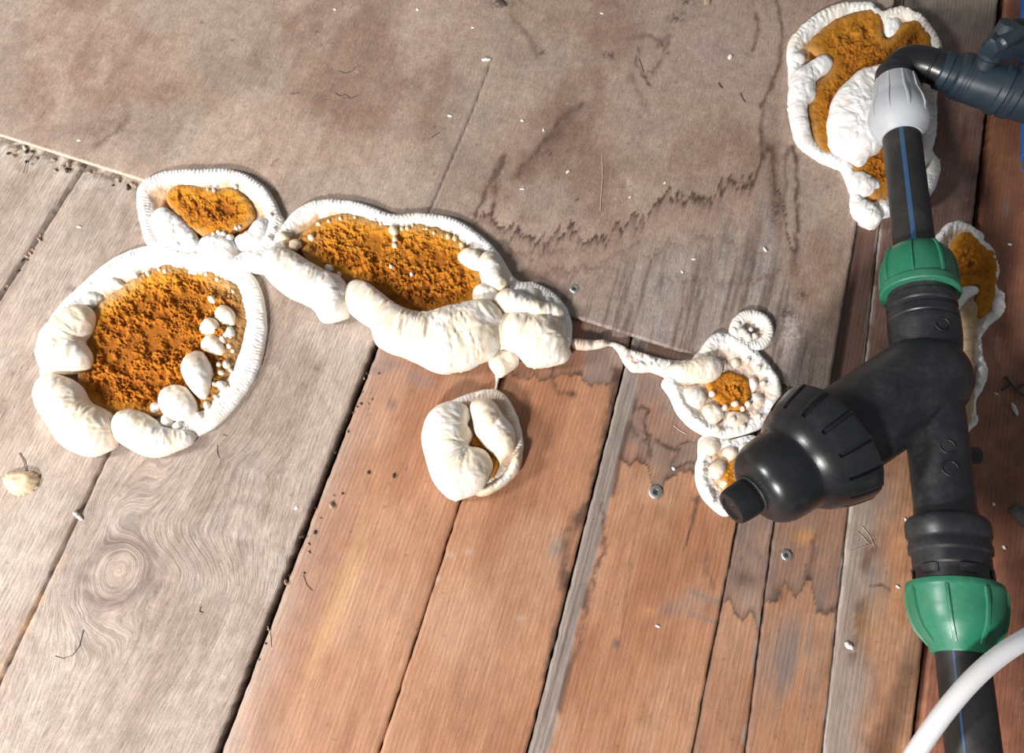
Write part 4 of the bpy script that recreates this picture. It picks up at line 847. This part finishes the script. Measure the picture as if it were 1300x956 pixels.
A0 = V(1139.5, 130, 0.042); A1 = V(1226, 870, 0.104)        # axis of the main pipe, top to bottom of the photo
AX = (A1-A0).normalized()
def at_y(y):
    """distance along the main axis that is seen at photo row y"""
    lo, hi = -0.3, 0.9
    for _ in range(50):
        m = (lo+hi)/2; p = A0+AX*m
        if PX(p.x, p.y, p.z)[1] < y: lo = m
        else: hi = m
    return lo
def prof_y(st):
    out = []
    for y, hw in st:
        s = at_y(y); p = A0+AX*s; out.append((s, 0.885*hw*depth(p)/F))
    return out
def ring(center, axis, R, r, mat, parent, name='ring', segs=28):
    a, u, v = frame(axis); pts = []
    vt = []; fc = []; m = 8
    for k in range(segs):
        an = 2*math.pi*k/segs; rd = u*math.cos(an)+v*math.sin(an)
        for j in range(m):
            b_ = 2*math.pi*j/m; vt.append(tuple(Vector(center)+rd*(R+r*math.cos(b_))+a*r*math.sin(b_)))
    for k in range(segs):
        for j in range(m): fc.append((k*m+j, k*m+(j+1) % m, ((k+1) % segs)*m+(j+1) % m, ((k+1) % segs)*m+j))
    return mesh(name, vt, fc, mat, parent)

# upper pipe
up = empty('water_pipe', A0+AX*at_y(240)-Vector((0, 0, 0.03))); tag(up, 'upper black water pipe with blue stripe between the white nut and green nut', 'pipe', 'black water pipes')
lathe('pipe_wall', A0, AX, prof_y([(150, 25.5), (230, 26.3), (345, 28.5)]), M_RUBBER, up, 48)
def stripe(y0, y1, r0, r1, ang, wd, parent):
    a, u, v = frame(AX); vt = []; fc = []
    for i in range(9):
        t = i/8; y = y0+(y1-y0)*t; s = at_y(y); c = A0+AX*s; R = 0.885*(r0+(r1-r0)*t)*depth(c)/F+0.0002
        for k in range(4):
            an = ang+(k/3-0.5)*wd; vt.append(tuple(c+(u*math.cos(an)+v*math.sin(an))*R))
    for i in range(8):
        for k in range(3): fc.append((i*4+k, i*4+k+1, (i+1)*4+k+1, (i+1)*4+k))
    o = mesh('stripe', vt, fc, M_STRIPE, parent); sharp(o, 80); return o
UPA = math.pi/2
stripe(172, 330, 25.7, 28.2, math.radians(64), 0.22, up)
# lower pipe
lp = empty('water_pipe', A0+AX*at_y(880)-Vector((0, 0, 0.03))); tag(lp, 'lower black water pipe with thin blue line, leaving the bottom green nut', 'pipe', 'black water pipes')
lathe('pipe_wall', A0, AX, prof_y([(815, 35.5), (880, 36.5), (1040, 39), (1250, 43)]), M_RUBBER, lp, 48)
stripe(822, 1245, 35.6, 43.1, math.radians(46), 0.09, lp)

# strainer: body, branch, cap, plug, two compression ends
st = empty('pipe_strainer', A0+AX*at_y(560)-Vector((0, 0, 0.045))); tag(st, 'black plastic y-shaped pipe strainer with green end nuts and a big ribbed cap', 'pipe fitting')
lathe('body', A0, AX, prof_y([(350, 40), (374, 43.5), (383, 44), (384.5, 46.5), (394, 47), (395.5, 44.5), (401, 44.5), (402.5, 47.5), (411, 48), (412, 46.8), (414, 46.8), (415, 48.4), (430, 48.4), (446, 46.5), (456, 43), (463, 40), (472, 40), (560, 41), (638, 41.2), (646, 41.2), (648, 42), (657, 42.5), (659, 44), (662, 52), (666, 55.5), (670, 56.5), (683, 56.5), (687, 54), (693, 54), (696, 55.5), (704, 55.5), (707, 52), (722, 52), (724, 50), (765, 50)]), M_BLACK, st, 72)
def nut(name, stations, mat, parent, nrib, r_from, r_to, wid, hgt, phase=0.0, flange=True):
    pr = prof_y(stations)
    o = lathe(name, A0, AX, pr, mat, parent, 72)
    sub = pr[r_from:r_to]
    for k in range(nrib): rib_along('rib', A0, AX, sub, phase+2*math.pi*k/nrib, wid, hgt, mat, o)
    return o
nut('green_nut', [(319, 29.5), (320, 35), (323, 39.5), (329, 44), (337, 47.2), (347, 49.3), (359, 50.3), (366, 50.5), (367.5, 53.2), (375, 53.8), (376.5, 52.5), (376.5, 45)], M_GREEN, st, 8, 1, 8, 0.0016, 0.0016, math.radians(12))
nut('green_nut', [(743, 51), (743, 60), (745, 64), (750, 65.5), (754, 65.5), (756, 64.0), (777, 63.5), (791, 60.5), (802, 56.5), (812, 49), (822, 43.2), (829, 41.5), (832, 40), (832, 36)], M_GREEN, st, 8, 4, 11, 0.0016, 0.0015, math.radians(10))
# thread lugs between collar and nut
for (y0, y1, hw, n, ph) in ((356, 373, 46.2, 6, 0.3), (725, 736, 53.0, 6, 0.5)):
    pr = prof_y([(y0, hw), (y1, hw)])
    for k in range(n): rib_along('lug', A0, AX, pr, ph+2*math.pi*k/n, 0.006, 0.0004, M_BLACK, st)
# branch
B0 = V(1172, 482, 0.075); B1 = V(929, 645, 0.090); BXA = (B1-B0).normalized(); BL = (B1-B0).length
def prof_q(stn):
    out = []
    for q, r in stn:
        s = BL*q/297.0; p = B0+BXA*s; out.append((s, 0.935*r*depth(p)/F))
    return out
lathe('branch', B0, BXA, prof_q([(-50, 8), (-48, 26), (-43, 38), (-33, 49), (-18, 57), (0, 61), (60, 62), (140, 63)]), M_BLACK, st, 72)
NP = 14
def slots(i, an, r, s):
    t = (an*NP/(2*math.pi)) % 1.0
    if 2 <= i <= 7: return r*(0.945 if t < 0.16 else (1.0 if t < 0.9 else 1.012))
    return r
capo = lathe('screw_cap', B0, BXA, prof_q([(146, 66), (146, 85), (149, 88), (153, 88.5), (160, 87), (168, 85), (178, 82), (184, 79.5), (187, 77.5), (191, 76), (196, 73.5), (201, 69.5), (205, 65.5), (208, 62), (210, 60.5), (212, 60.2), (216, 60.5), (232, 60), (242, 58.8), (250, 56), (257, 51), (262, 44), (265, 36), (266, 28), (268, 27.2), (269, 25)]), M_BLACKG, st, NP*25, slots)
ring(B0+BXA*(BL*267/297), BXA, 26.5*depth(B0+BXA*BL*0.9)/F*0.935, 0.0009, M_BLACK, capo, 'gasket', 48)
def knurl(i, an, r, s): return r*(1.0-0.045*(0.5+0.5*math.sin(an*34))) if 1 <= i <= 4 else r
lathe('drain_plug', B0, BXA, prof_q([(264, 23), (271, 25.5), (276, 26.5), (288, 26), (295, 25), (298, 23), (299, 20), (299, 16.5), (296.5, 15), (295.5, 8)]), M_BLACKG, st, 204, knurl)
# moulded marks and stubs on the body
a_, u_, v_ = frame(AX)
def onbody(y, hw, ang):
    s = at_y(y); c = A0+AX*s; d = u_*math.cos(math.radians(ang))+v_*math.sin(math.radians(ang)); return c+d*0.885*hw*depth(c)/F, d
p, d = onbody(607, 41.2, 80); ring(p, d, 0.0050, 0.0005, M_BLACK, st, 'moulded_mark')
p, d = onbody(580, 41, 80); ring(p, d, 0.0046, 0.0005, M_BLACK, st, 'moulded_mark')
p, d = onbody(432, 48.4, 92); ring(p, d, 0.0052, 0.0005, M_BLACK, st, 'moulded_mark')
for (x, y, hh, ang, m) in ((1200, 463, 0.062, 0, M_BLACK), (1218, 577, 0.074, 0, M_BLACK)):
    q = V(x, y, hh); lathe('stub', q, Vector((1, -0.08, 0.05)), [(0, 0.0058), (0.012, 0.0058), (0.0135, 0.0052), (0.0135, 0.003)], m, st, 20)

# elbow with white nut
el = empty('pipe_elbow', V(1150, 95, 0.0)); tag(el, 'black pipe elbow with a ribbed white nut, inside the tall orange fungus', 'pipe fitting')
wn = lathe('white_nut', A0, AX, prof_y([(104, 22), (104, 27), (106, 29), (126, 31.5), (131, 34), (141, 38.5), (150, 40.5), (158, 40.2), (166, 36), (173, 29.5), (176, 27.5), (176, 25)]), M_WHITEP, el, 60)
for k in range(10): rib_along('rib', A0, AX, prof_y([(106, 29), (126, 31.5), (131, 34), (141, 38.5), (150, 40.5), (157, 40.2)]), 0.2+2*math.pi*k/10, 0.0012, 0.0012, M_WHITEP, wn)
e0 = A0+AX*at_y(116); e1 = A0+AX*at_y(82); eR = 25*depth(e0)/F
lathe('collar', A0, AX, prof_y([(90, 24), (94, 26), (101, 26.5), (108, 25)]), M_BLACK, el, 40)
path = bez(e0, e0-AX*0.034, V(1150, 66, 0.044), V(1204, 93, 0.046), 20)
tube('bend', path, eR*0.86, M_BLACKG, el, 40)
ring(path[-4], path[-3]-path[-5], eR*0.87, 0.0012, M_BLACKG, el, 'moulded_ring', 48)
# slate valve
vx0 = V(1192, 88, 0.046); vx1 = V(1320, 128, 0.050); VX = (vx1-vx0).normalized(); VL = (vx1-vx0).length
va = empty('stop_valve', V(1255, 110, 0)); tag(va, 'dark slate plastic stop valve with wing handle in the top right corner', 'valve')
def vp(stn): return [(VL*q/134.0, r*0.00064) for q, r in stn]
lathe('body', vx0, VX, vp([(0, 24), (2, 26), (10, 26.5), (12, 24.5), (20, 24.5), (22, 28), (24, 30), (40, 31), (60, 32), (76, 32.5), (78, 35), (86, 35.5), (88, 33), (92, 33), (94, 35.5), (102, 35.5), (104, 33), (330, 33)]), M_SLATE, va, 56)
for q in (30, 35, 40): ring(vx0+VX*(VL*q/134), VX, 31*0.00064, 0.0007, M_SLATE, va, 'moulded_ring', 48)
s0 = V(1244, 92, 0.058); s1 = V(1268, 52, 0.085); SX = (s1-s0).normalized()
lathe('stem', s0, SX, [(-0.01, 0.011), (0.004, 0.011), (0.006, 0.0085), (0.013, 0.0085), (0.015, 0.0105), (0.022, 0.0105), (0.024, 0.008), (0.045, 0.008)], M_SLATE, va, 32)
def prism(name, pts, z0, z1, mat, parent, bev=0.002):
    n = len(pts); c = sum(pts, Vector((0, 0, 0)))/n; vt = []
    for f_, zz in ((0.97, z0), (1.0, z0+bev), (1.0, z1-bev), (0.94, z1)):
        for p in pts: q = c+(p-c)*f_; vt.append((q.x, q.y, zz))
    fc = [tuple(range(n-1, -1, -1)), tuple(3*n+k for k in range(n))]
    for i in range(3):
        for k in range(n): fc.append((i*n+k, i*n+(k+1) % n, (i+1)*n+(k+1) % n, (i+1)*n+k))
    o = mesh(name, vt, fc, mat, parent); sharp(o, 30); return o
hz = 0.088
prism('handle', [V(1251, 56, hz), V(1264, 33, hz), V(1290, 28, hz), V(1340, 30, hz), V(1340, 58, hz), V(1298, 64, hz), V(1266, 66, hz)], 0.076, 0.094, M_SLATE, va, 0.003)
lathe('handle_rib', V(1268, 58, 0.094), V(1290, 44, 0.096)-V(1268, 58, 0.094), [(0, 0.004), (0.002, 0.006), (0.022, 0.006), (0.024, 0.004)], M_SLATE, va, 20)
# blue pipe at the right edge
bp = empty('blue_pipe', V(1311, 90, 0)); tag(bp, 'bright blue pipe at the right edge, passing behind the slate valve', 'pipe')
lathe('pipe_wall', V(1304, -280, 0.016), V(1313, 214, 0.016)-V(1304, -280, 0.016), [(0, 0.009), ((V(1313, 214, 0.016)-V(1304, -280, 0.016)).length, 0.009)], M_BLUE, bp, 32)
lathe('end_collar', V(1313, 150, 0.016), V(1313, 214, 0.016)-V(1313, 150, 0.016), [(0, 0.009), (0.0005, 0.0105), (0.041, 0.0105), (0.0415, 0.009)], M_BLUE, bp, 32)
# white cable
cb = empty('power_cable', V(1260, 840, 0)); tag(cb, 'thick white cable crossing over the lower black pipe in the bottom corner', 'cable')
ch = 0.131
tube('sheath', bez(V(1040, 1190, ch-0.06), V(1150, 940, ch), V(1225, 868, ch), V(1262, 838, ch), 14)+bez(V(1262, 838, ch), V(1300, 808, ch), V(1350, 775, ch), V(1640, 690, ch-0.08), 14)[1:], 0.0054, M_CABLE, cb, 20)

# ------------------------------------------------------------------ screws, shell, crumbs, fibres
def screw(px, py, z, r, label):
    t = empty('screw', V(px, py, z)); tag(t, label, 'screw')
    a = Vector((0, 0, 1)); rr = r*MM
    h = lathe('screw_head', V(px, py, z-0.001), a, [(0, rr), (0.0014, rr), (0.0018, rr*0.88), (0.0019, rr*0.5), (0.0012, rr*0.42), (0.0010, rr*0.1)], M_STEEL, t, 24)
    c = V(px, py, z+0.0009)
    for an in (0.4, 0.4+math.pi/2):
        d = Vector((math.cos(an), math.sin(an), 0)); n = Vector((-d.y, d.x, 0)); vt = []
        for s, q in ((-1, -1), (1, -1), (1, 1), (-1, 1)): vt.append(tuple(c+d*s*rr*0.45+n*q*rr*0.1))
        vt += [(x, y, zz-0.0012) for x, y, zz in vt]
        mesh('drive_slot', vt, [(0, 1, 2, 3), (4, 7, 6, 5), (0, 4, 5, 1), (1, 5, 6, 2), (2, 6, 7, 3), (3, 7, 4, 0)], M_CRUMBD, t, smooth=False)
screw(832, 625, 0.0, 8, 'bright steel screw head in the stained orange board left of the drain plug')
screw(998, 705, 0.0, 6, 'small dull screw head in the stained board below the strainer cap')
screw(729, 367, PZ+0.001, 6, 'dull grey screw head in the plywood beside the end of the long fungus')

def chip(name, px, py, z, r, seed, mat, flatn=0.45, asp=1.0):
    rg = np.random.default_rng(seed); rings_, n = 4, 9
    a0 = rg.uniform(0, 6.28); vt = []; fc = []
    c = P(px, py, z)
    for i in range(rings_):
        ph = (i+0.35)/(rings_-0.3)*math.pi*0.5
        for k in range(n):
            an = 2*math.pi*k/n; rr = math.cos(ph)*r*MM*(1+0.28*math.sin(an*2+seed)+rg.uniform(-.14, .14))
            x, y = rr*math.cos(an), rr*math.sin(an)*asp
            vt.append((c[0]+x*math.cos(a0)-y*math.sin(a0), c[1]+x*math.sin(a0)+y*math.cos(a0), z+math.sin(ph)*r*MM*flatn*2*(1+rg.uniform(-.12, .12))-0.0002))
    for i in range(rings_-1):
        for k in range(n): fc.append((i*n+k, i*n+(k+1) % n, (i+1)*n+(k+1) % n, (i+1)*n+k))
    fc.append(tuple((rings_-1)*n+k for k in range(n))); fc.append(tuple(range(n-1, -1, -1)))
    o = mesh(name, [(x-c[0], y-c[1], zz-z) for x, y, zz in vt], fc, mat, None, smooth=False); o.location = (c[0], c[1], z); return o
# cream shell fragment
sh = empty('shell_fragment', V(25, 612, 0.0012)); tag(sh, 'ribbed cream shell fragment lying alone on the grey board', 'shell')
vt = []; fc = []; n, m = 40, 10
sc_ = P(25, 612, 0.0012)
for i in range(m+1):
    ph = i/m*math.pi*0.5
    for k in range(n):
        an = 2*math.pi*k/n
        R = 20+3.5*math.cos(an)+2.0*math.cos(2*an+0.6)+1.2*math.sin(3*an)
        rr = R*math.cos(ph)*(1+0.06*math.sin(an*16))*MM
        vt.append((sc_[0]-0.001+rr*math.cos(an), sc_[1]+rr*0.76*math.sin(an), 0.0010+(11.5+0.9*math.sin(9*ph))*MM*math.sin(ph)*(1+0.3*math.cos(an+0.5)*math.cos(ph))))
for i in range(m):
    for k in range(n): fc.append((i*n+k, i*n+(k+1) % n, (i+1)*n+(k+1) % n, (i+1)*n+k))
mesh('shell', vt, fc, M_SHELL, sh)
lip = [tuple(Vector(vt[k])+Vector((0, 0, 0.0002))) for k in range(28, 40)]
tube('shell_lip', lip, 0.0006, M_STRAW, sh, 6)

def ply_z(px, py): return (PZ+0.0013) if (py < 174+0.317*px-3 and px < 1130-0.19*py-3) else (0.0016 if px < 310+0.386*(867-py) else -0.0006)
for k, (x, y, r, a) in enumerate(((617, 76, 6, .5), (927, 72, 4.5, .8), (721, 218, 3.5, .6), (663, 153, 3, .6), (971, 317, 4.5, .4), (881, 329, 2.5, .7), (764, 17, 2.5, .6), (800, 250, 2.5, .7), (1068, 359, 4, .8), (571, 147, 3, .9), (425, 12, 2.5, .8), (600, 35, 2.5, .7), (663, 240, 3, .5), (690, 165, 2.3, .8), (844, 232, 2.3, .8), (100, 178, 2.6, .8), (530, 12, 3, .7), (866, 345, 2.2, .8))):
    tag(chip('plaster_flake', x, y, ply_z(x, y), r, 900+k, M_CRUMBW, 0.3, a), 'tiny white plaster flake lying on the plywood sheet', 'flake', 'white flakes on the plywood')
for k, (x, y, r, a) in enumerate(((32, 189, 6, .35), (100, 288, 3, .7), (99, 655, 7, .45), (142, 566, 6, .5), (376, 645, 3, .8), (855, 595, 3, .6), (1078, 820, 5, .8), (835, 795, 2.5, .7), (1150, 660, 2.6, .8), (1140, 745, 2.5, .8), (1275, 695, 2.4, .8), (1262, 640, 2.2, .8), (1282, 310, 2.5, .8), (1265, 500, 2.2, .7))):
    tag(chip('plaster_flake', x, y, ply_z(x, y), r, 930+k, M_CRUMBW, 0.3, a), 'tiny white plaster flake lying on or between the floorboards', 'flake', 'white flakes on the boards')
rgd = random.Random(8)
spots_ = []
for k in range(26):     # rubbish along the cut edge of the plywood
    x = rgd.uniform(0, 172); spots_.append((x, 174+0.317*x+rgd.uniform(5, 26-0.06*x), rgd.uniform(1.6, 4.2)))
for k in range(10):     # crumbs in the open seam at upper left
    t = rgd.random(); spots_.append((t*100, 380-155*t+rgd.uniform(-3, 5), rgd.uniform(1.6, 3.5)))
for k, (x, y, r) in enumerate(spots_):
    d_ = rgd.random() < 0.45
    tag(chip('dirt_crumb', x, y, 0.0012, r, 1000+k, M_CRUMBD if d_ else M_CRUMBT, 0.6, rgd.uniform(.6, 1)), 'dark dirt crumb along the broken board ends at the left' if d_ else 'tan wood crumb along the broken board ends at the left', 'crumb', 'dark crumbs beside the plywood edge' if d_ else 'tan crumbs beside the plywood edge')
sp2 = []
for k in range(24):
    t = rgd.random(); sp2.append((310+165*t+rgd.uniform(3, 34)*rgd.random(), 867-427*t, rgd.uniform(0.9, 1.9)))
sp2 += [(421, 642, 3.8), (383, 681, 3.6), (400, 676, 2.2), (363, 739, 3), (500, 604, 2.6), (468, 600, 2.4)]
for k, (x, y, r) in enumerate(sp2):
    tag(chip('dirt_crumb', x, y, -0.0006, r, 1100+k, M_CRUMBD if k % 3 else M_CRUMBT, 0.6, rgd.uniform(.6, 1)), 'small dirt crumb beside the open seam of the orange board', 'crumb', 'crumbs beside the open seam')
# dark debris at the right edge
tw = empty('cobweb_twig', V(1285, 495, 0)); tag(tw, 'black dusty twig lying on the red-brown board at right edge', 'twig')
for k, pts in enumerate((((1276, 478), (1284, 488), (1292, 497), (1304, 505)), ((1284, 488), (1277, 492), (1272, 495)), ((1290, 496), (1296, 490), (1302, 488)))):
    tube('twig', [V(x, y, 0.0015+0.0006*i) for i, (x, y) in enumerate(pts)], 0.0011, M_FIBRE, tw, 6)
fl = chip('foil_scrap', 1288, 520, 0, 7, 77, M_CRUMBW, 0.3, 0.5); tag(fl, 'bent silvery scrap on the red-brown board below the black twig', 'scrap')
sn = chip('pebble', 1296, 655, -0.001, 13, 78, M_STONE, 0.4, 0.9); tag(sn, 'grey pebble at the right edge beside the lower collar', 'pebble')
kn = chip('bark_scrap', 636, 3, PZ+0.001, 12, 79, M_FIBRE, 0.12, 0.35); tag(kn, 'flat dark bark scrap at the top edge of the plywood', 'scrap')
kp = chip('wood_splinter', 898, 0, PZ+0.001, 16, 80, M_CRUMBT, 0.12, 0.3); tag(kp, 'pale pink wood splinter at the top edge near the tall fungus', 'splinter')
fib = [(((425, 118), (432, 122), (438, 120), (444, 124)), M_FIBRE, .0005), (((430, 90), (437, 93), (445, 91), (452, 85)), M_FIBRE, .0004), (((434, 124), (445, 125), (455, 121)), M_FIBRE, .0003), (((30, 220), (33, 208), (44, 194)), M_FIBRE, .0005), (((548, 175), (551, 172), (558, 168)), M_FIBRE, .0004),
       (((764, 195), (765, 225), (763, 250), (762, 268)), M_STRAW, .0005), (((855, 540), (862, 546), (871, 551)), M_STRAW, .0005), (((24, 575), (30, 585), (34, 600)), M_FIBRE, .0005), (((106, 800), (101, 820), (92, 832)), M_FIBRE, .0006), (((92, 832), (80, 836), (70, 833)), M_FIBRE, .0004),
       (((276, 565), (276, 575), (279, 582)), M_FIBRE, .0004), (((283, 552), (288, 553)), M_FIBRE, .0005), (((385, 730), (389, 742), (396, 750)), M_FIBRE, .0003), (((340, 795), (343, 808), (344, 822)), M_STRAW, .0004), (((255, 770), (253, 776), (258, 778)), M_FIBRE, .0005), (((811, 74), (814, 82), (817, 92)), M_FIBRE, .0005),
       (((912, 105), (914, 109), (917, 112)), M_FIBRE, .0008), (((940, 118), (942, 124), (946, 130)), M_FIBRE, .0006), (((697, 198), (700, 194)), M_FIBRE, .0005), (((730, 255), (735, 252)), M_FIBRE, .0004), (((1103, 690), (1096, 682), (1088, 675)), M_STRAW, .0003), (((1094, 668), (1104, 680), (1110, 694)), M_STRAW, .0003), (((1080, 700), (1098, 694), (1110, 690)), M_STRAW, .0003)]
for pts, m, r in fib:
    r *= 0.6
    c0 = V(pts[0][0], pts[0][1], ply_z(*pts[0])); t = empty('plant_fibre', c0)
    onply = c0.z > 0.003
    kind = ('dark' if m is M_FIBRE else 'pale')
    tag(t, '%s hair-thin fibre lying on the %s' % (kind, 'plywood sheet' if onply else 'floorboards'), 'fibre', '%s fibres on the %s' % (kind, 'plywood' if onply else 'boards'))
    q = [V(x, y, ply_z(x, y)+r*0.8) for x, y in pts]
    tube('strand', q, r, m, t, 5)
